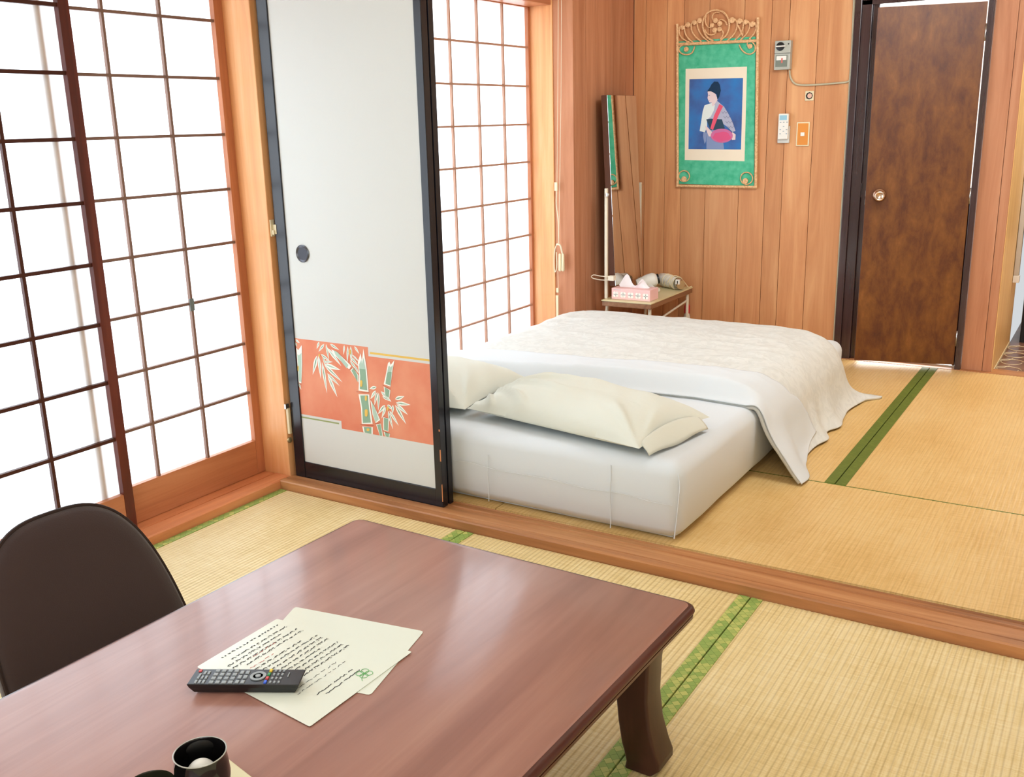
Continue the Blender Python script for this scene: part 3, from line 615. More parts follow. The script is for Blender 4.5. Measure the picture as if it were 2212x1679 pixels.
# breaker box and cables
M_gbox = new_mat('grey_enamel', (176, 178, 168), 0.4, 0.4)
bx = thing('breaker_box', W(1695, 150), 'grey fuse box with a rotary switch and small window on the plank wall', 'fuse box')
p0, p1 = W(1675, 152), W(1715, 87)
x0, x1, z0, z1 = p0.x+.002, p1.x-.004, p0.z, p1.z
B().cbox(x0, x1, D-0.035, D-0.0005, z0, z1, 0.004).build('box_body', M_gbox, bx)
yf = D-0.0352
def BX(u, v): return (x0+(x1-x0)*u, z1-(z1-z0)*v)
c = BX(.36, .2)
B().lathe([(.0205, -.001), (.0205, .003), (.018, .004)], (c[0], yf, c[1]), 24, (0, -1, 0)).build('dial', M_black, bx)
a, c2 = BX(.1, .215), BX(.7, .175)
B().cbox(a[0], c2[0], yf-.011, yf-.003, a[1]-.0005, c2[1]+.0005, .001).build('dial_handle', M_white, bx)
a, c2 = BX(.1, .9), BX(.82, .5)
wn_ = B().box(a[0], c2[0], yf-.002, yf, a[1], c2[1]).build('window', new_mat('meter_window', (120, 128, 118), 0.15, 0.5), bx)
B().box(a[0]+.004, c2[0]-.004, yf-.0026, yf-.002, (a[1]+c2[1])/2+.004, c2[1]-.004).build('window_label', M_white, wn_)
B().box(a[0]+.028, a[0]+.036, yf-.0029, yf-.002, a[1]+.018, c2[1]-.014).build('red_breaker', new_mat('breaker_red', (200, 110, 100), .5, .3), wn_)
B().box(x0, x1, yf-.0006, yf+.0006, z1-(z1-z0)*.445, z1-(z1-z0)*.43).build('seam', M_black, bx)
c = BX(.86, .13); B().lathe([(.0035, 0), (.003, .002)], (c[0], yf, c[1]), 10, (0, -1, 0)).build('indicator', M_black, bx)
M_cab = new_mat('grey_cable', (184, 176, 150), 0.5, 0.35)
yc = D-0.0075
cpts = [W(1706, 152, yc), W(1706, 158, yc), W(1708, 168, yc), W(1714, 178, yc), W(1724, 183, yc), W(1745, 184, yc), W(1780, 182, yc), W(1815, 179, yc), W(1830, 177, yc), W(1837, 171, yc), W(1838.5, 160, yc), W(1841, 90, yc), W(1844, 20, yc), W(1845, -12, yc)]
tag(B().tube(catmull(cpts, 6), 0.0048, 8).build('power_cable', M_cab), 'grey cable running from the fuse box across and up beside the door frame', 'cable')
x_ = 1.3855
tag(B().tube([(1.3858, yc, 0.06), (1.3850, yc, 0.9), (1.3855, yc, 1.55), (1.389, yc, 1.795), (1.44, D-0.010, 1.8085), (1.99, D-0.010, 1.8085)], 0.0042, 8).build('door_cable', M_cab), 'thin grey cable running the full height of the dark door frame and over it', 'cable')

# small outlet plate
ou = thing('wall_outlet', W(1749, 207), 'small square cream wall plate with a round pink centre below the cable', 'outlet')
c = W(1749, 207)
B().cbox(c.x-.0215, c.x+.0215, D-.006, D-.0005, c.z-.0235, c.z+.0235, .003).build('plate', M_cream, ou)
B().lathe([(.0175, 0), (.0175, .0015)], (c.x, D-.006, c.z), 8, (0, -1, 0)).build('dark_recess', M_black, ou)
B().lathe([(.0125, 0), (.011, .004)], (c.x+.002, D-.006, c.z), 16, (0, -1, 0)).build('round_socket', new_mat('pinkish', (222, 180, 160), .5, .3), ou)

# air conditioner remote in its holder
ar = thing('wall_remote', W(1695, 277), 'white air conditioner remote standing in a grey holder on the plank wall', 'remote')
p0, p1 = W(1683, 301), W(1708, 245)
B().cbox(p0.x-.004, p1.x+.003, D-.018, D-.0005, W(1694, 309).z, W(1694, 272).z, .004).build('holder', new_mat('holder_grey', (204, 204, 198), .45, .4), ar)
rb = B().cbox(p0.x+.001, p1.x, D-.034, D-.0185, p0.z, p1.z, .006).build('remote_body', M_white, ar)
yy = D-.0345
B().box(p0.x+.008, p1.x-.008, yy-.0004, yy+.001, p1.z-.032, p1.z-.008).build('screen', new_mat('pale_lcd', (150, 196, 214), .3, .4), rb)
g = B()
for i, (du, dz_) in enumerate([(.014, .042), (.030, .042), (.046, .042), (.030, .062), (.014, .078), (.046, .078), (.030, .086), (.014, .098), (.046, .098)]):
    g.box(p0.x+du-.0035, p0.x+du+.0035, yy-.0007, yy+.001, p1.z-dz_-.0014, p1.z-dz_+.0014)
g.build('buttons', new_mat('button_grey', (130, 150, 160), .5, .3), rb)['kind'] = 'stuff'
# light switch
ls = thing('light_switch', W(1734, 290), 'tall cream edged switch plate with orange face and one white button', 'switch')
pa = [W(1724, 265), W(1750.5, 266), W(1746.5, 315), W(1718.5, 313)]
cx_ = sum((p.x for p in pa))/4; cz_ = sum((p.z for p in pa))/4; hw, hh = .0325, .0585
B().cbox(cx_-hw, cx_+hw, D-.007, D-.0005, cz_-hh, cz_+hh, .002).build('plate_rim', M_cream, ls)
B().box(cx_-hw+.006, cx_+hw-.006, D-.0076, D-.006, cz_-hh+.006, cz_+hh-.006).build('plate_face', new_mat('amber_face', (220, 142, 62), .45, .3), ls)
B().cbox(cx_-.010, cx_+.010, D-.0125, D-.0074, cz_-.009, cz_+.009, .0015).build('switch_button', M_white, ls)

# curtain cords hanging by the window pillar
M_cord = new_mat('cream_cord', (222, 208, 180), 0.7, 0.2)
cc = thing('blind_cord', (0.15, 2.0, 0.3), 'cream blind cords tied in a knot and hanging beside the bedroom window pillar', 'cord')
def K(u, v, y=2.018): return on('y', y, u, v)
B().tube([K(1206, -20), K(1205, 200), K(1203, 405)], 0.0016, 6).build('cord', M_cord, cc)
B().tube([K(1213, -20), K(1212, 200), K(1208, 470), K(1207, 528)], 0.0016, 6).build('cord', M_cord, cc)
B().tube(catmull([K(1203, 405), K(1202, 440), K(1206, 480), K(1207, 528)], 6), 0.0034, 6).build('twisted_cord', M_cord, cc)
B().cbox(K(1199, 400).x, K(1205, 400).x, 2.010, 2.020, K(1200, 412).z, K(1200, 394).z, .001).build('cord_connector', M_cream, cc)
B().tube(catmull([K(1208, 524, 2.01), K(1202, 530, 2.006), K(1198, 545, 2.008), K(1197, 570, 2.01), K(1199, 588, 2.01), K(1203, 575, 2.01), K(1202, 545, 2.01)], 6), 0.0030, 6).tube(catmull([K(1202, 528, 2.004), K(1210, 530, 2.0), K(1214, 545, 2.004), K(1216, 552, 2.008)], 6), 0.0045, 6).build('knot', M_cord, cc)
for u in (1209.5, 1216):
    p = K(u, 548, 2.006); B().lathe([(.004, 0), (.007, -.004), (.0085, -.085), (.004, -.09)], p, 12).build('tassel', M_cream, cc)
B().tube([K(1205, 585, 2.012), K(1206, 625)], 0.0014, 6).build('cord', M_cord, cc)
B().cbox(K(1202, 600).x, K(1207, 600).x, 2.013, 2.020, K(1204, 632).z, K(1204, 622).z, .001).build('cord_connector', M_cream, cc)
B().cbox(K(1201.5, 650).x, K(1206.5, 650).x, 2.014, 2.020, K(1204, 700).z, K(1204, 638).z, .001).build('tension_rod', M_cream, cc)

# ================================================================== VANITY CORNER
M_twh = new_mat('off_white_metal', (222, 212, 190), 0.4, 0.4)
M_ttop = new_mat('cream_laminate', (216, 204, 158), 0.35, 0.4)
M_tedge = wood('table_edge', (112, 76, 52), (142, 100, 70), (160, 118, 86), 'y', rough=.4)
vt = thing('vanity_table', (0.50, 2.4, ZB), 'low cream topped side table with white metal legs behind the bed', 'table')
zt = 0.36; vx0, vx1, vy0, vy1 = 0.355, 0.632, 2.108, 2.668
B().cbox(vx0, vx1, vy0, vy1, zt-.006, zt, .002).build('tabletop', M_ttop, vt)
B().cbox(vx0+.003, vx1-.002, vy0+.003, vy1-.002, zt-.032, zt-.006, .004).build('apron', M_tedge, vt)
for x, y, dx in ((vx0+.02, vy0+.03, -.03), (vx1-.02, vy0+.03, .0), (vx0+.02, vy1-.03, -.02), (vx1-.02, vy1-.03, .0)):
    B().tube([(x, y, zt-.032), (x+dx*.5, y, .2), (x+dx, y, ZB+.006)], .0085, 10).lathe([(.011, 0), (.011, .012)], (x+dx, y, ZB), 10).build('leg', M_twh, vt)
B().tube([(vx1-.02, vy0+.03, zt-.12), (vx1-.02, vy1-.03, zt-.07)], .0055, 8).build('brace', M_twh, vt)
B().tube([(vx0+.02, vy0+.03, zt-.12), (vx1-.02, vy0+.03, zt-.16)], .0045, 8).build('brace', M_twh, vt)
# swinging mirror on its stand
mr_ = thing('standing_mirror', (0.36, 2.38, zt), 'tall tilting mirror held between two white metal posts on the side table', 'mirror')
for y, z1, xo in ((2.158, .918, 0), (2.618, .918, -.024)):
    B().cbox(.352+xo, .366+xo, y-.007, y+.007, zt+.0005, z1, .0015).build('post', M_twh, mr_)
    B().lathe([(.009, 0), (.010, .004), (.010, .012), (.006, .014)], (.372, y-.008, z1-.03), 12, (0, -1, 0)).build('pivot_knob', M_steel, mr_) if y < 2.3 else None
M_mir = new_mat('mirror_glass', (236, 236, 234), 0.02, 0.5, metal=1.0)
yw_ = math.radians(1.5); tl = math.radians(2.9)
mm = Matrix.Translation((0.345, 2.414, 0.892)) @ Matrix.Rotation(yw_, 4, 'Z') @ Matrix.Rotation(-tl, 4, 'Y')
bm = bmesh.new(); bmesh.ops.create_cube(bm, size=1); bmesh.ops.transform(bm, matrix=mm @ Matrix.Diagonal((.0012, .360, .955, 1)), verts=bm.verts)
glass_b = B().bm(bm).build('mirror_glass', M_mir, mr_)
bm = bmesh.new(); bmesh.ops.create_cube(bm, size=1); bmesh.ops.transform(bm, matrix=mm @ Matrix.Translation((-.0175, 0, 0)) @ Matrix.Diagonal((.030, .362, .957, 1)), verts=bm.verts)
B().bm(bm).build('mirror_back', new_mat('mirror_wood', (92, 58, 42), .5, .3), mr_)
# slotted stay
stay = [K(1281, 596, 2.12), K(1276, 600, 2.12)]
def S_(u, v): return on('y', 2.13, u, v)
B().tube(catmull([S_(1323, 597), S_(1300, 597), S_(1283, 594), S_(1277.5, 598), S_(1283, 602), S_(1300, 605), S_(1323, 605)], 6), .0026, 6).build('slotted_stay', M_twh, mr_)
B().cbox(S_(1315, 600).x, S_(1327, 600).x, 2.12, 2.15, S_(1320, 606).z, S_(1320, 596).z, .001).build('stay_bracket', M_twh, mr_)

# tissue box
tb = thing('tissue_box', (.47, 2.19, zt), 'pink tissue box with white flowers and a tissue pulled up on the side table', 'tissue box')
tx0, tx1, ty0, ty1, tz1 = .393, .607, 2.150, 2.255, zt+.058
bm_ = B().cbox(tx0, tx1, ty0, ty1, zt+.0008, tz1, .002).build('carton', new_mat('pink_card', (238, 194, 190), .6, .3), tb)
g = B()
for i in range(5):
    cx_ = tx0+.024+i*.0415; cz_ = zt+.026
    for k in range(4):
        a = k*math.pi/2+math.pi/4; px, pz = cx_+.0095*math.cos(a), cz_+.0095*math.sin(a)
        g.poly([(px+.0085*math.cos(j*math.pi/5), ty0-.0006, pz+.0085*math.sin(j*math.pi/5)) for j in range(10)])
g.build('printed_flowers', new_mat('flower_white', (240, 234, 226), .6, .3), bm_)['kind'] = 'stuff'
g = B()
for i in range(5):
    cx_ = tx0+.024+i*.0415; g.poly([(cx_+.003*math.cos(j*math.pi/4), ty0-.0010, zt+.026+.003*math.sin(j*math.pi/4)) for j in range(8)])
g.box(tx0+.010, tx0+.052, ty0-.0008, ty0, tz1-.0085, tz1-.0070)
g.build('printed_dots', new_mat('flower_grey', (176, 190, 190), .6, .3), bm_)['kind'] = 'stuff'
M_tis = new_mat('tissue', (236, 230, 230), .9, .1)
vs = []; fs = []; nx, nzv = 22, 8
for i in range(nx+1):
    u = i/nx; prf = (.058*math.exp(-((u-.18)/.17)**2)+.042*math.exp(-((u-.80)/.12)**2)+.012*math.sin(math.pi*u))
    for j in range(nzv+1):
        t = j/nzv; vs.append((.413+.165*u*(.98)+.004*math.sin(9*t), 2.20+.018*math.sin(u*7)*t+.008*t, tz1-.001+prf*t))
for i in range(nx):
    for j in range(nzv):
        a = i*(nzv+1)+j; fs.append((a, a+nzv+1, a+nzv+2, a+1))
B().add(vs, fs, True).build('tissue', M_tis, tb)
# hair dryers
def path_cyl(bb, a, c_, prof, n=18):
    a = Vector(a); c_ = Vector(c_); L = (c_-a).length; return bb.lathe([(r, h*L) for r, h in prof], a, n, (c_-a).normalized())
hd = thing('hair_dryer', (.47, 2.36, zt), 'white hair dryer lying behind the tissue box', 'hair dryer')
path_cyl(B(), (.400, 2.44, zt+.036), (.492, 2.50, zt+.060), [(.022, 0), (.026, .08), (.028, .25), (.036, .5), (.038, .82), (.033, .93), (.026, 1.0)]).build('barrel', M_white, hd)
path_cyl(B(), (.492, 2.50, zt+.060), (.500, 2.505, zt+.062), [(.027, 0), (.027, 1)]).build('nozzle', M_black, hd)
B().tube([(.46, 2.46, zt+.03), (.50, 2.44, zt+.016), (.535, 2.43, zt+.013)], [.014, .012, .010], 10).build('handle', M_white, hd)
hd = thing('hair_dryer', (.58, 2.5, zt), 'white hair dryer with cord wound round its barrel, right side of the side table', 'hair dryer')
A_, B_ = Vector((.455, 2.625, zt+.040)), Vector((.583, 2.560, zt+.034))
path_cyl(B(), A_, B_, [(.010, -.10), (.020, -.03), (.034, .08), (.037, .35), (.034, .7), (.029, 1.0)]).build('barrel', M_white, hd)
dirn = (B_-A_).normalized(); pe = dirn.cross(Vector((0, 0, 1))).normalized(); pu = pe.cross(dirn)
pts = []
for i in range(150):
    t = i/150; a = t*2*math.pi*9; rr = .034+.003*math.sin(a*.37)
    c = A_+dirn*(.105+.045*math.sin(a*.23)); q_ = c+pe*rr*math.cos(a)+pu*rr*math.sin(a); q_.z = max(q_.z, zt+.0036); pts.append(q_)
B().tube(pts, .0028, 6).build('wound_cord', M_cream, hd)
B().tube(catmull([(.585, 2.56, zt+.06), (.602, 2.58, zt+.05), (.612, 2.60, zt+.03), (.620, 2.63, zt+.004), (.626, 2.66, zt+.004)], 6), .0028, 6).build('loose_cord', M_cream, hd)
path_cyl(B(), B_+Vector((0, 0, .004)), B_+Vector((.035, -.03, -.004)), [(.026, 0), (.028, .4), (.024, 1)]).build('handle', M_steel, hd)
g = B_+Vector((.020, -.032, .012)); B().cbox(g.x-.012, g.x+.012, g.y-.014, g.y+.0, g.z-.012, g.z+.014, .002).build('plug', M_white, hd)
B().box(g.x-.002, g.x+.003, g.y-.0155, g.y-.0135, g.z-.006, g.z+.008).build('plug_pin', M_black, hd)
# red capped spray can behind the table leg
sp = on('y', 2.69, 1483, 690); sp.z = ZB
sc_ = thing('spray_bottle', (sp.x, 2.694, ZB), 'white spray bottle with a red cap on the floor behind the side table leg', 'bottle')
B().lathe([(.017, 0), (.018, .003), (.018, .15), (.014, .165), (.011, .172)], (sp.x, 2.694, ZB), 18).build('bottle_body', M_white, sc_)
B().lathe([(.014, .172), (.015, .178), (.015, .212), (.010, .224), (.003, .228)], (sp.x, 2.694, ZB), 18).build('cap', new_mat('red_cap', (206, 30, 54), .35, .4), sc_)
for z in (.06, .12): B().lathe([(.0184, z), (.0184, z+.012)], (sp.x, 2.694, ZB), 18, cap0=False, cap1=False).build('label_stripe', new_mat('stripe_red', (190, 70, 60), .5, .3), sc_)

# ================================================================== BED
M_sheet = new_mat('white_sheet', (218, 216, 208), 0.85, 0.15)
n = N(M_sheet, 'ShaderNodeTexNoise'); n.inputs['Scale'].default_value = 5.5; n.inputs['Detail'].default_value = 6; n.inputs['Distortion'].default_value = .8
tcx = N(M_sheet, 'ShaderNodeTexCoord'); lk(M_sheet, tcx.outputs['Object'], n.inputs['Vector']); bump(M_sheet, n.outputs['Fac'], .35, .006)
M_sheet2 = new_mat('smooth_sheet', (210, 214, 216), 0.8, 0.2)
n = N(M_sheet2, 'ShaderNodeTexNoise'); n.inputs['Scale'].default_value = 3.5; n.inputs['Detail'].default_value = 4; tcx = N(M_sheet2, 'ShaderNodeTexCoord'); lk(M_sheet2, tcx.outputs['Object'], n.inputs['Vector']); bump(M_sheet2, n.outputs['Fac'], .2, .004)
M_pill = new_mat('ivory_pillowcase', (214, 215, 203), 0.85, 0.15)
n = N(M_pill, 'ShaderNodeTexNoise'); n.inputs['Scale'].default_value = 9; n.inputs['Detail'].default_value = 5; n.inputs['Distortion'].default_value = 1.5; tcx = N(M_pill, 'ShaderNodeTexCoord'); lk(M_pill, tcx.outputs['Object'], n.inputs['Vector']); bump(M_pill, n.outputs['Fac'], .3, .006)
M_duv = new_mat('jacquard_duvet', (232, 228, 218), 0.8, 0.2)
tcx = N(M_duv, 'ShaderNodeTexCoord'); n = N(M_duv, 'ShaderNodeTexNoise'); n.inputs['Scale'].default_value = 16; n.inputs['Detail'].default_value = 3; n.inputs['Distortion'].default_value = 2.2
lk(M_duv, tcx.outputs['Object'], n.inputs['Vector']); n2 = N(M_duv, 'ShaderNodeTexNoise'); n2.inputs['Scale'].default_value = 6; n2.inputs['Detail'].default_value = 7; lk(M_duv, tcx.outputs['Object'], n2.inputs['Vector'])
ad = N(M_duv, 'ShaderNodeMath', operation='ADD'); lk(M_duv, n.outputs['Fac'], ad.inputs[0]); lk(M_duv, n2.outputs['Fac'], ad.inputs[1]); bump(M_duv, ad.outputs[0], .38, .006)
r_ = ramp(M_duv, n.outputs['Fac'], [(0.42, (205, 205, 199)), (0.56, (212, 212, 206))]); lk(M_duv, r_.outputs[0], M_duv.node_tree.nodes['Principled BSDF'].inputs['Base Color'])

def grid(nu, nv, fn, thick=0.0):
    vs = [fn(i/nu, j/nv) for i in range(nu+1) for j in range(nv+1)]
    fs = [(i*(nv+1)+j, (i+1)*(nv+1)+j, (i+1)*(nv+1)+j+1, i*(nv+1)+j+1) for i in range(nu) for j in range(nv)]
    return vs, fs
mt_ = thing('mattress', (0.9, 1.1, ZB), 'thick mattress in a white fitted sheet laid on the tatami', 'mattress')
bm = bmesh.new(); bmesh.ops.create_cube(bm, size=1)
mx0, mx1, my0, my1, mz0, mz1 = 0.262, 1.598, 0.145, 2.02, ZB+.002, 0.285
for v in bm.verts: v.co = Vector(((mx0+mx1)/2+v.co.x*(mx1-mx0), (my0+my1)/2+v.co.y*(my1-my0), (mz0+mz1)/2+v.co.z*(mz1-mz0)))
bmesh.ops.bevel(bm, geom=[e for e in bm.edges], offset=.042, segments=5, affect='EDGES', profile=.5)
bmesh.ops.subdivide_edges(bm, edges=[e for e in bm.edges if e.calc_length() > .3], cuts=24, use_grid_fill=True)
for v in bm.verts:
    co_ = v.co; t = (co_.z-mz0)/(mz1-mz0)
    if co_.y < my0+.03:   # front face bulge, creases and tucked hem
        co_.y += -.010*math.sin(math.pi*t)+.006*nz(co_.x*7, co_.z*5)+.014*(1-sst(0, .25, t))
    if co_.x > mx1-.03: co_.x += .008*math.sin(math.pi*t)+.006*nz(co_.y*6, co_.z*6, 3)-.014*(1-sst(0, .25, t))
    if t > .9: co_.z += .004*nz(co_.x*4, co_.y*4)
b_ = B().bm(bm, True).build('fitted_sheet', M_sheet2, mt_)
B().tube([(1.375, .1345+.0035*math.sin(i), .05+.0225*i) for i in range(10)], .0016, 5).build('pressed_crease', M_sheet2, b_)
B().tube([(.935, .1335+.002*math.sin(i), .055+.020*i) for i in range(9)], .0014, 5).build('pressed_crease', M_sheet2, b_)
B().tube(catmull([(1.585, .150, .255), (1.592, .146, .22), (1.588, .147, .16), (1.582, .150, .10), (1.575, .153, .05)], 5), .0022, 5).build('corner_seam', M_sheet2, b_)
B().tube([(.80+.775*i/20, .1325+.0025*math.sin(i*1.3), .175-.012*i/20+.003*math.sin(i*.9)) for i in range(21)], .0012, 5).build('pressed_crease', M_sheet2, b_)

# duvet surface:  S(u, y)
CS = catmull([(.20, 0, .10), (.215, 0, .24), (.27, 0, .318), (.42, 0, .342), (.80, 0, .350), (1.20, 0, .352), (1.47, 0, .346), (1.575, 0, .318), (1.628, 0, .25), (1.655, 0, .16), (1.685, 0, .085), (1.715, 0, .046)], 10)
def CSat(u):
    f = u*(len(CS)-1); i = min(int(f), len(CS)-2); return CS[i].lerp(CS[i+1], f-i)
def yfront(x):
    pts = [(.2, .60), (.684, .705), (1.02, .785), (1.37, .822), (1.58, .795), (1.66, .80), (1.80, .785)]
    for (a, b_), (c_, d_) in zip(pts[:-1], pts[1:]):
        if x <= c_: return b_+(d_-b_)*max(0, (x-a)/(c_-a))
    return pts[-1][1]
def S(u, v, off=0.0, wr=1.0):
    """u across, v 0..1 from the front edge to the far end"""
    p = CSat(u); x, z = p.x, p.z
    yf_ = yfront(x); yb = 2.022
    y = yf_+(yb-yf_)*v
    side = sst(1.56, 1.66, x)
    top = 1-side
    # rolled front edge
    fr_ = sst(0, .055, v)
    z = z-(z-.288)*(1-fr_)*top
    # corners reach out on the floor
    x += side*sst(.30, .05, z)*(.058*sst(1.0, .78, y)+.085*sst(1.90, 2.04, y)) if False else side*(1-sst(.05, .25, z))*(.060*(1-sst(.78, 1.02, y))+.080*sst(1.93, 2.04, y))
    # scalloped hem
    x += side*(1-sst(.05, .22, z))*.013*math.sin(y*21+1.5*math.sin(y*9))
    # far end droops to the floor, more so toward the corner
    bk = sst(1.84 if x < 1.4 else 1.84-.45*(x-1.4), 2.045, y)
    z = z+(ZB+.012-z)*bk**2.2*(1.0 if x > .4 else .9)
    # puffiness and wrinkles
    pf_ = top*(1-bk)
    z += wr*pf_*(.010*nz(x*2.3, y*2.3, 1.7)+.007*(1-abs(nz(x*5+y*3, y*8-x*2, 4))*2)**3*.8+.004*nz(x*14, y*10, 8))*fr_
    x += wr*side*.010*nz(y*7, z*5, 2)
    if off:
        n_ = Vector((side, 0, top)).normalized(); x += n_.x*off; z += n_.z*off
    return Vector((x, y, max(z, ZB+.004)))
vs, fs = grid(150, 110, lambda u, v: S(u, v))
dv = B().add(vs, fs, True).build('duvet', M_duv)
md = dv.modifiers.new('thickness', 'SOLIDIFY'); md.thickness = .012; md.offset = -1
tag(dv, 'white jacquard duvet spread over the far two thirds of the mattress', 'duvet')
def vend(u):
    x = CSat(u).x
    pts = [(.2, .90), (.737, .943), (1.11, .99), (1.465, 1.03), (1.58, 1.05), (1.62, 1.10), (1.655, 1.24), (1.685, 1.26), (1.73, .90)]
    yy = pts[-1][1]
    for (a, b_), (c_, d_) in zip(pts[:-1], pts[1:]):
        if x <= c_: yy = b_+(d_-b_)*max(0, (x-a)/(c_-a)); break
    yf_ = yfront(x); return (yy-yf_)/(2.022-yf_)
def SS(u, t):
    v = -.006+(vend(u)+.006)*t
    p = S(u, max(v, 0), .009, .55)
    if v < 0: p.y += v*1.3
    p.z += .0015*nz(p.x*4, p.y*14, 9)
    return p
vs, fs = grid(150, 34, SS)
sh = B().add(vs, fs, True).build('top_sheet', M_sheet2)
md = sh.modifiers.new('thickness', 'SOLIDIFY'); md.thickness = .004; md.offset = -1
tag(sh, 'smooth white top sheet folded back over the front of the duvet', 'sheet')

def pillow(name, c, rz, L, Wd, H, label, seed):
    pl_ = thing(name, (c[0], c[1], c[2]), label, 'pillow', None)
    vs = []; fs = []; n1, n2 = 90, 56
    cr, sr = math.cos(rz), math.sin(rz)
    def P_(u, v, s):
        a, b_ = 2*u-1, 2*v-1
        ed = (1-abs(a)**3.2)*(1-abs(b_)**2.6); h = H*max(0, ed)**.55
        # corners pull out, sides curve in
        x = a*L/2*(1-.055*(1-b_*b_)*abs(a)**4); y = b_*Wd/2*(1-.07*(1-a*a)*abs(b_)**4)
        w_ = .5*nz(x*7+seed, y*7, seed)+.35*nz((x+y*.7)*16+seed, (y-x*.5)*5, seed*2)
        rx, ry = x+L*.5, y+Wd*.18; rr_ = math.hypot(rx, ry); an_ = math.atan2(ry, rx)
        fold = max(0, math.sin(an_*13+2.6*nz(rr_*5, seed, 2)+seed))**2*math.exp(-((rr_-.19)/.17)**2)
        rx2, ry2 = L*.5-x, y+Wd*.5; rr2 = math.hypot(rx2, ry2); an2 = math.atan2(ry2, rx2)
        fold2 = max(0, math.sin(an2*9+seed*2))**2*math.exp(-((rr2-.13)/.10)**2)
        z = s*h*(.62 if s > 0 else .20)+((.011*w_+.017*fold+.012*fold2)*min(1, h/(H*.35)) if s > 0 else 0)
        drop = .25*H*(abs(a)**4)*(abs(b_)**2)
        z += .20*H+0*drop
        return Vector((c[0]+x*cr-y*sr, c[1]+x*sr+y*cr, c[2]+max(z, .002)))
    for s in (1, -1):
        k = len(vs)
        vs += [P_(i/n1, j/n2, s) for i in range(n1+1) for j in range(n2+1)]
        for i in range(n1):
            for j in range(n2):
                a = k+i*(n2+1)+j; f = (a, a+n2+1, a+n2+2, a+1); fs.append(f if s > 0 else f[::-1])
    bm = bmesh.new(); vv = [bm.verts.new(v) for v in vs]
    for f in fs: bm.faces.new([vv[i] for i in f])
    bmesh.ops.remove_doubles(bm, verts=bm.verts, dist=.0004)
    cas = B().bm(bm, True).build('pillowcase', M_pill, pl_)
    return pl_, cas
zP = .292
p1_, cas1 = pillow('pillow', (1.160, .385, zP), math.radians(-10), .70, .40, .145, 'ivory pillow lying alone at the front right of the mattress', 1.3)
# open envelope end of the pillowcase, a fold line and tucked corner
rz_ = math.radians(-10); vs, fs = grid(24, 8, lambda u, v: Vector((1.160, .385, zP))+Vector(((.335+.036*v)*math.cos(rz_)+(.155-.33*u)*-math.sin(rz_), (.335+.036*v)*math.sin(rz_)+(.155-.33*u)*math.cos(rz_), .058*math.sin(math.pi*min(1, .12+.76*u))**.5*(1-v)**.7+.004+.004*math.sin(u*9)*v)))
fo = B().add(vs, fs, True).build('case_flap', M_pill, p1_); md = fo.modifiers.new('thickness', 'SOLIDIFY'); md.thickness = .003
p2_, cas2 = pillow('pillow', (.455, .44, zP), math.radians(4), .63, .46, .15, 'ivory pillow half hidden behind the black framed sliding door', 5.1)

# ================================================================== NEAR ROOM FURNITURE
M_tab = wood('mahogany_top', (136, 92, 80), (158, 112, 98), (174, 130, 114), 'y', rough=0.42, spec=0.5, scale=.6, vary=0.0, coat=.3, relief=.03)
M_tabe = wood('mahogany_edge', (52, 20, 14), (74, 32, 24), (92, 44, 32), 'y', rough=0.3, spec=0.5, vary=0.0, relief=.05)
M_leg = wood('dark_leg', (44, 20, 14), (60, 30, 22), (74, 40, 30), 'z', rough=0.35, spec=0.45, vary=0.0, relief=.05)
tth = math.radians(-1.3); TW, TL = .880, 1.42
tc0 = Vector((1.545, -.707, 0)) ; ct, st2 = math.cos(tth), math.sin(tth)
cT = tc0+Vector((st2*TL/2, -ct*TL/2, 0))     # centre of the table
def T(x, y, z): return Vector((cT.x+x*ct-y*st2, cT.y+x*st2+y*ct, z))
tbl = thing('low_table', (cT.x, cT.y, 0), 'large glossy mahogany low table with a moulded edge on the tatami', 'table')
def rrect(inset, z, R=.030, n=7):
    hw, hl = TW/2-inset, TL/2-inset; R = max(.006, R-inset); out = []
    for cx_, cy_, a0 in ((hw-R, hl-R, 0), (-hw+R, hl-R, 90), (-hw+R, -hl+R, 180), (hw-R, -hl+R, 270)):
        for i in range(n+1):
            a = math.radians(a0+90*i/n); out.append(T(cx_+R*math.cos(a), cy_+R*math.sin(a), z))
    return out
def loft(rings, cap0=True, cap1=True):
    vs = []; fs = []; n = len(rings[0])
    for r in rings: vs += r
    for i in range(len(rings)-1):
        for k in range(n): fs.append((i*n+k, i*n+(k+1) % n, (i+1)*n+(k+1) % n, (i+1)*n+k))
    if cap0: fs.append(tuple(range(n)))
    if cap1: fs.append(tuple((len(rings)-1)*n+k for k in range(n)))
    return B().add(vs, fs, True)
ZT = .34
top_ = loft([rrect(.013, ZT-.010), rrect(.013, ZT-.001), rrect(.0145, ZT)]).build('tabletop', M_tab, tbl)
loft([rrect(.0132, ZT-.001), rrect(.008, ZT-.002), rrect(.002, ZT-.006), rrect(0, ZT-.011), rrect(.001, ZT-.0135), rrect(.0085, ZT-.0155), rrect(.0085, ZT-.0175), rrect(.003, ZT-.019), rrect(.003, ZT-.025), rrect(.011, ZT-.0275), rrect(.011, ZT-.033), rrect(.020, ZT-.036), rrect(.0135, ZT-.0105)], False, False).build('edge_moulding', M_tabe, tbl)
loft([rrect(.0205, ZT-.0358), rrect(.0205, ZT-.012)]).build('underside', M_leg, tbl)
g = B()
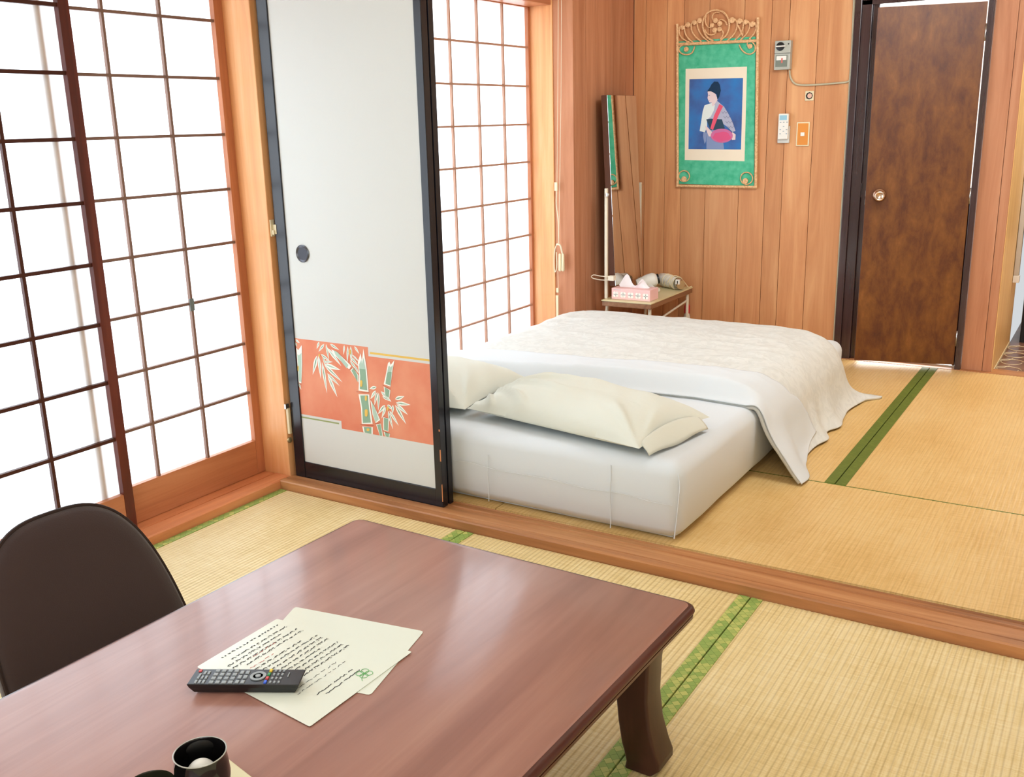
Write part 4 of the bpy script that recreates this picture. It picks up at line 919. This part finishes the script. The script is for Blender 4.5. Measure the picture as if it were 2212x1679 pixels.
for s in (-1, 1):
    for a, c_ in (((s*(TW/2-.075)-.010, -TL/2+.07), (s*(TW/2-.075)+.010, TL/2-.07)), ((-TW/2+.07, s*(TL/2-.075)-.010), (TW/2-.07, s*(TL/2-.075)+.010))):
        cs = [T(a[0], a[1], 0), T(c_[0], a[1], 0), T(c_[0], c_[1], 0), T(a[0], c_[1], 0)]
        g.add([p+Vector((0, 0, ZT-.075)) for p in cs]+[p+Vector((0, 0, ZT-.036)) for p in cs], [(0, 3, 2, 1), (4, 5, 6, 7), (0, 1, 5, 4), (1, 2, 6, 5), (2, 3, 7, 6), (3, 0, 4, 7)])
g.build('apron', M_leg, tbl)
for sx in (-1, 1):
    for sy in (-1, 1):
        rings = []
        for z, o_, h in ((ZT-.036, 0, .037), (.24, -.003, .0345), (.17, -.004, .0335), (.11, 0, .034), (.06, .007, .036), (.03, .013, .037), (.015, .014, .036), (.0015, .006, .030)):
            cx_, cy_ = sx*(TW/2-.080+o_), sy*(TL/2-.092+o_)
            r = .006; ring = []
            for ax_, ay_, a0 in ((h-r, h-r, 0), (-h+r, h-r, 90), (-h+r, -h+r, 180), (h-r, -h+r, 270)):
                for i in range(4):
                    a = math.radians(a0+30*i); ring.append(T(cx_+ax_+r*math.cos(a), cy_+ay_+r*math.sin(a), z))
            rings.append(ring)
        loft(rings).build('leg', M_leg, tbl)

# floor chair behind the table
M_ch = new_mat('brown_fabric', (62, 48, 45), 0.9, 0.15)
n = N(M_ch, 'ShaderNodeTexNoise'); n.inputs['Scale'].default_value = 420; n.inputs['Detail'].default_value = 2; tcx = N(M_ch, 'ShaderNodeTexCoord'); lk(M_ch, tcx.outputs['Object'], n.inputs['Vector']); bump(M_ch, n.outputs['Fac'], .5, .001)
M_ch.node_tree.nodes['Principled BSDF'].inputs['Sheen Weight'].default_value = .3
M_chp = new_mat('brown_piping', (50, 36, 31), 0.7, 0.2)
ch = thing('floor_chair', (.95, -1.2, 0), 'brown fabric legless floor chair with a rounded back at the table left side', 'chair')
yw5, ln = math.radians(5), math.radians(26)
nrm = Vector((math.cos(yw5), -math.sin(yw5), 0)); sd = Vector((math.sin(yw5), math.cos(yw5), 0)); up_ = Vector((0, 0, 1))*math.cos(ln)-nrm*math.sin(ln); nf = sd.cross(up_)
if nf.x < 0: nf = -nf
P0 = Vector((.85, -1.2, 0)); CW, CH_ = .222, .486
def outline(sc_=1.0, n=48):
    out = []
    for i in range(n+1):
        a = math.pi*i/n; c_, s_ = math.cos(a), math.sin(a)
        x = CW*sc_*math.copysign(abs(c_)**(2/3.0), c_); y = CH_*(abs(s_)**(2/3.0)); y = CH_-(CH_-y)*1.0
        out.append((x, y*sc_+(1-sc_)*CH_*.4))
    return out
def CP(x, y, d): return P0+sd*x+up_*y+nf*d
rings = [[CP(x, max(y, .03), d) for x, y in outline(s_)] for s_, d in ((.0001, .018), (.5, .016), (.8, .011), (.93, .004), (.985, -.008), (1.0, -.022), (.99, -.045), (.95, -.060), (.6, -.068), (.0001, -.070))]
vs = []; fs = []; n_ = len(rings[0])
for r in rings: vs += r
for i in range(len(rings)-1):
    for k in range(n_-1): fs.append((i*n_+k, i*n_+k+1, (i+1)*n_+k+1, (i+1)*n_+k))
    fs.append((i*n_+n_-1, i*n_, (i+1)*n_, (i+1)*n_+n_-1))
B().add(vs, fs, True).build('backrest', M_ch, ch)
B().tube([CP(x, max(y, .04), -.010) for x, y in outline(.992)], .0048, 6).build('piping', M_chp, ch)
B().cbox(.85, 1.31, -1.425, -0.985, .004, .075, .022).build('seat', M_ch, ch)

# papers, laminated sheets
M_pap = new_mat('laminated_paper', (224, 228, 214), 0.22, 0.5)
M_ink = new_mat('ink_black', (60, 60, 60), .6, .2); M_inkr = new_mat('ink_red', (200, 90, 80), .6, .2); M_inkg = new_mat('ink_green', (110, 176, 110), .6, .2)
def TP(u, v, z): return on('z', z, u, v)
def sheet(pix, z, label, rad=.004, mat=M_pap):
    P_ = [TP(u, v, z) for u, v in pix]
    out = []
    for i, p in enumerate(P_):
        a, c_ = P_[i-1], P_[(i+1) % len(P_)]
        da, dc = (a-p).normalized(), (c_-p).normalized()
        for t in (0, .33, .67, 1): out.append((p+da*rad)*(1-t)**2+p*2*t*(1-t)+(p+dc*rad)*t*t)
    n_ = len(out); g = B(); g.add(out+[p-Vector((0, 0, .0006)) for p in out], [tuple(range(n_)), tuple(range(2*n_-1, n_-1, -1))]+[(i, (i+1) % n_, n_+(i+1) % n_, n_+i) for i in range(n_)])
    th_ = thing('paper_sheet', sum(P_, Vector())/len(P_), label, 'paper', None)
    return th_, g.build('laminated_page', mat, th_), P_
z1_ = ZT+.0012; z2_ = ZT+.0026
s1, pg1, _ = sheet([(637, 1311), (916, 1364), (800, 1502), (520, 1442)], z1_, 'laminated page half covered by another page at its right corner', .008)
s2, pg2, P2 = sheet([(598, 1337), (890, 1408), (669, 1570), (425, 1441)], z2_, 'handwritten laminated page lying on top with a green clover doodle, under the black remote')
# handwriting: rows run along y on the page; strokes are flat ink
def ink(rows, mat, name, parent, z, th=.0011, seed=3, wd=(.006, .016)):
    rnd = random.Random(seed); g = B()
    for (xr, ya, yb) in rows:
        y = ya
        while y < yb:
            L = rnd.uniform(*wd); L = min(L, yb-y)
            k = max(2, int(L/.0028)); pts = [(xr+rnd.uniform(-.0016, .0016), y+L*i/k) for i in range(k+1)]
            for (a, b_), (c_, d_) in zip(pts[:-1], pts[1:]):
                t = th*.5; g.add([(a-t, b_, z), (c_-t, d_, z), (c_+t, d_, z), (a+t, b_, z)], [(0, 1, 2, 3)])
            y += L+rnd.uniform(.003, .006)
    o = g.build(name, mat, parent); o['kind'] = 'stuff'; return o
zi = z2_+.0004
rows = []
for i in range(13):
    x = 1.345+i*.0125
    if i in (4,): continue
    a = -1.345+(.02 if i % 3 == 0 else 0); b_ = -1.185-(.03 if i % 4 == 1 else 0)
    rows.append((x, a, b_))
ink(rows, M_ink, 'handwriting', pg2, zi, .0019)
ink([(x+.0022, a, b_) for x, a, b_ in rows], M_ink, 'handwriting', pg2, zi, .0010, seed=21, wd=(.002, .005))
ink([(1.327, -1.33, -1.19)], M_ink, 'handwriting', pg2, zi, .0030, seed=31, wd=(.003, .006))
ink([(1.515+.0125*i, -1.35, -1.24+.01*(i % 2)) for i in range(2)], M_ink, 'handwriting', pg2, zi, seed=9)
ink([(1.372, -1.30, -1.24), (1.3975, -1.33, -1.27)], M_inkr, 'red_note', pg2, zi, .0012, seed=5)
ink([(1.556, -1.335, -1.245), (1.568, -1.325, -1.235)], M_ink, 'signature', pg2, zi, .0018, seed=12, wd=(.03, .045))
g = B()
cc_ = TP(787, 1455, zi)
for k in range(4):
    a = k*math.pi/2+.6; c_ = cc_+Vector((.0075*math.cos(a), .0075*math.sin(a), 0))
    ringp = [c_+Vector((.007*math.cos(t), .007*math.sin(t), 0)) for t in [i*math.pi/8 for i in range(16)]]
    g.tube(ringp, .0006, 4, closed=True)
g.tube([cc_, cc_+Vector((.006, -.014, 0)), cc_+Vector((.012, -.02, 0))], .0006, 4)
g.build('clover_doodle', M_inkg, pg2)['kind'] = 'stuff'

# television remote
tr_ = None
zr_ = ZT+.021
RA, RB, RC, RD = TP(408, 1478, zr_), TP(420, 1446, zr_), TP(660, 1446, zr_), TP(646, 1480, zr_)
ctr = (RA+RB+RC+RD)/4
ax = ((RC-RB)+(RD-RA)).normalized(); ay = Vector((-ax.y, ax.x, 0)); LR = ((RC-RB).length+(RD-RA).length)/2; WR = .047
tv = thing('tv_remote', (ctr.x, ctr.y, ZT), 'black television remote with many grey buttons lying across the papers', 'remote')
def RP(a, b_, z): return ctr+ax*(a*LR/2)+ay*(b_*WR/2)+Vector((0, 0, z-ctr.z))
zb_ = z2_+.0008
vs = []
for z, sa, sb in ((zb_, .90, .80), (zb_+.010, .97, .95), (zr_-.001, 1.0, 1.0), (zr_, .99, .97)):
    vs += [RP(-sa, -sb, z), RP(sa, -sb, z), RP(sa, sb, z), RP(-sa, sb, z)]
fs = [(3, 2, 1, 0), (12, 13, 14, 15)]
for i in range(3):
    for k in range(4): fs.append((4*i+k, 4*i+(k+1) % 4, 4*i+4+(k+1) % 4, 4*i+4+k))
B().add(vs, fs).build('remote_body', new_mat('remote_black', (24, 24, 26), .3, .5), tv)
M_btn = new_mat('button_silver', (150, 156, 158), .4, .4)
def button(a, b_, wa, wb, mat, h=.0016, name='button'):
    g = B(); q_ = [RP(a-wa, b_-wb, zr_), RP(a+wa, b_-wb, zr_), RP(a+wa, b_+wb, zr_), RP(a-wa, b_+wb, zr_)]; H_ = Vector((0, 0, h))
    c_ = sum(q_, Vector())/4; g.add([p-Vector((0, 0, .0004)) for p in q_]+[p*.86+c_*.14+H_ for p in q_], [(4, 5, 6, 7), (0, 1, 5, 4), (1, 2, 6, 5), (2, 3, 7, 6), (3, 0, 4, 7)]); return g.build(name, mat, tv)
cols = {'y': new_mat('btn_yellow', (236, 200, 60), .4, .4), 'g': new_mat('btn_green', (60, 150, 90), .4, .4), 'r': new_mat('btn_red', (206, 80, 80), .4, .4), 'b': new_mat('btn_blue', (60, 100, 210), .4, .4)}
button(-.90, .72, .03, .14, cols['r'], name='power_button')
for a in (-.86, -.79, -.72):
    for b_ in (-.7, -.15, .45 if a > -.85 else .15): button(a, b_, .022, .2, M_btn)
for i in range(4):
    for j in range(4): button(-.58+i*.115, -.75+j*.5, .042, .17, M_btn)
for i in range(2):
    for j in range(3): button(-.12+i*.10, -.7+j*.62, .036, .2, M_btn)
c_ = RP(.20, .05, zr_); g = B().lathe([(.0135, 0), (.0135, .0016), (.0085, .0016), (.0085, .0004)], c_, 24, cap0=True, cap1=False); g.build('ring_button', M_btn, tv)
B().lathe([(.0045, 0), (.0045, .002)], c_, 16).build('ok_button', M_btn, tv)
for k, b_ in zip('yg'+'rb', (.78, .27, -.22, -.72)): button(.385, b_, .026, .17, cols[k], .0022, 'colour_button')
for i in range(3):
    for j in range(4): button(.475+i*.075, -.72+j*.5, .020, .12, M_btn)
button(.74, .25, .010, .28, M_btn)

# cups and tray
M_glz = new_mat('black_glaze', (16, 14, 14), .08, .6)
c_tr = TP(440, 1690, ZT)
tray = thing('tray', (1.56, -1.66, ZT), 'thin cream tray under the dark cups at the bottom edge', 'tray')
ta, tb_ = TP(478, 1626, ZT+.006), TP(560, 1690, ZT+.006); ed = (tb_-ta).normalized(); pe = Vector((-ed.y, ed.x, 0));
if pe.x > 0: pe = -pe
q_ = [ta, ta+ed*.24, ta+ed*.24+pe*.19, ta+pe*.19]
g = B(); g.add([p-Vector((0, 0, .0055)) for p in q_]+q_, [(3, 2, 1, 0), (4, 5, 6, 7), (0, 1, 5, 4), (1, 2, 6, 5), (2, 3, 7, 6), (3, 0, 4, 7)])
g.build('tray_board', new_mat('cream_tray', (226, 216, 176), .5, .3), tray, bevel=.002)
rc = TP(432, 1626, ZT+.086); rc.z = 0
cup = thing('cup', (rc.x, rc.y, ZT+.006), 'black glazed cup with a smooth white ball inside, right of the smaller dark cup', 'cup')
zc = ZT+.0065
B().lathe([(.026, 0), (.030, .003), (.0355, .020), (.0375, .045), (.0360, .066), (.0345, .076), (.0355, .080), (.0343, .0805), (.0325, .076), (.034, .062), (.034, .03), (.026, .010), (.003, .008)], (rc.x, rc.y, zc), 36, cap1=True).build('cup_wall', M_glz, cup)
B().lathe([(.0358, .0796), (.0362, .0806), (.0350, .0812), (.0342, .0806)], (rc.x, rc.y, zc), 36, cap0=False, cap1=False).build('pale_rim', new_mat('rim_glaze', (170, 168, 158), .15, .5), cup)
egg = B().ball((rc.x+.002, rc.y-.003, zc+.046), .021, 1, 1, 1.12, 24).build('white_ball', new_mat('egg_white', (232, 230, 222), .4, .4))
egg = tag(egg, 'smooth white ball resting inside the black glazed cup', 'ball')
rc2 = TP(322, 1690, ZT+.062)
cup2 = thing('cup', (rc2.x, rc2.y, ZT), 'small dark green glazed cup cut off by the bottom edge, left of the black cup', 'cup')
B().lathe([(.020, 0), (.030, .004), (.034, .030), (.0345, .052), (.0335, .056), (.032, .052), (.030, .020), (.003, .012)], (rc2.x, rc2.y, ZT+.0008), 32).build('cup_wall', new_mat('dark_green_glaze', (34, 34, 22), .12, .5), cup2)
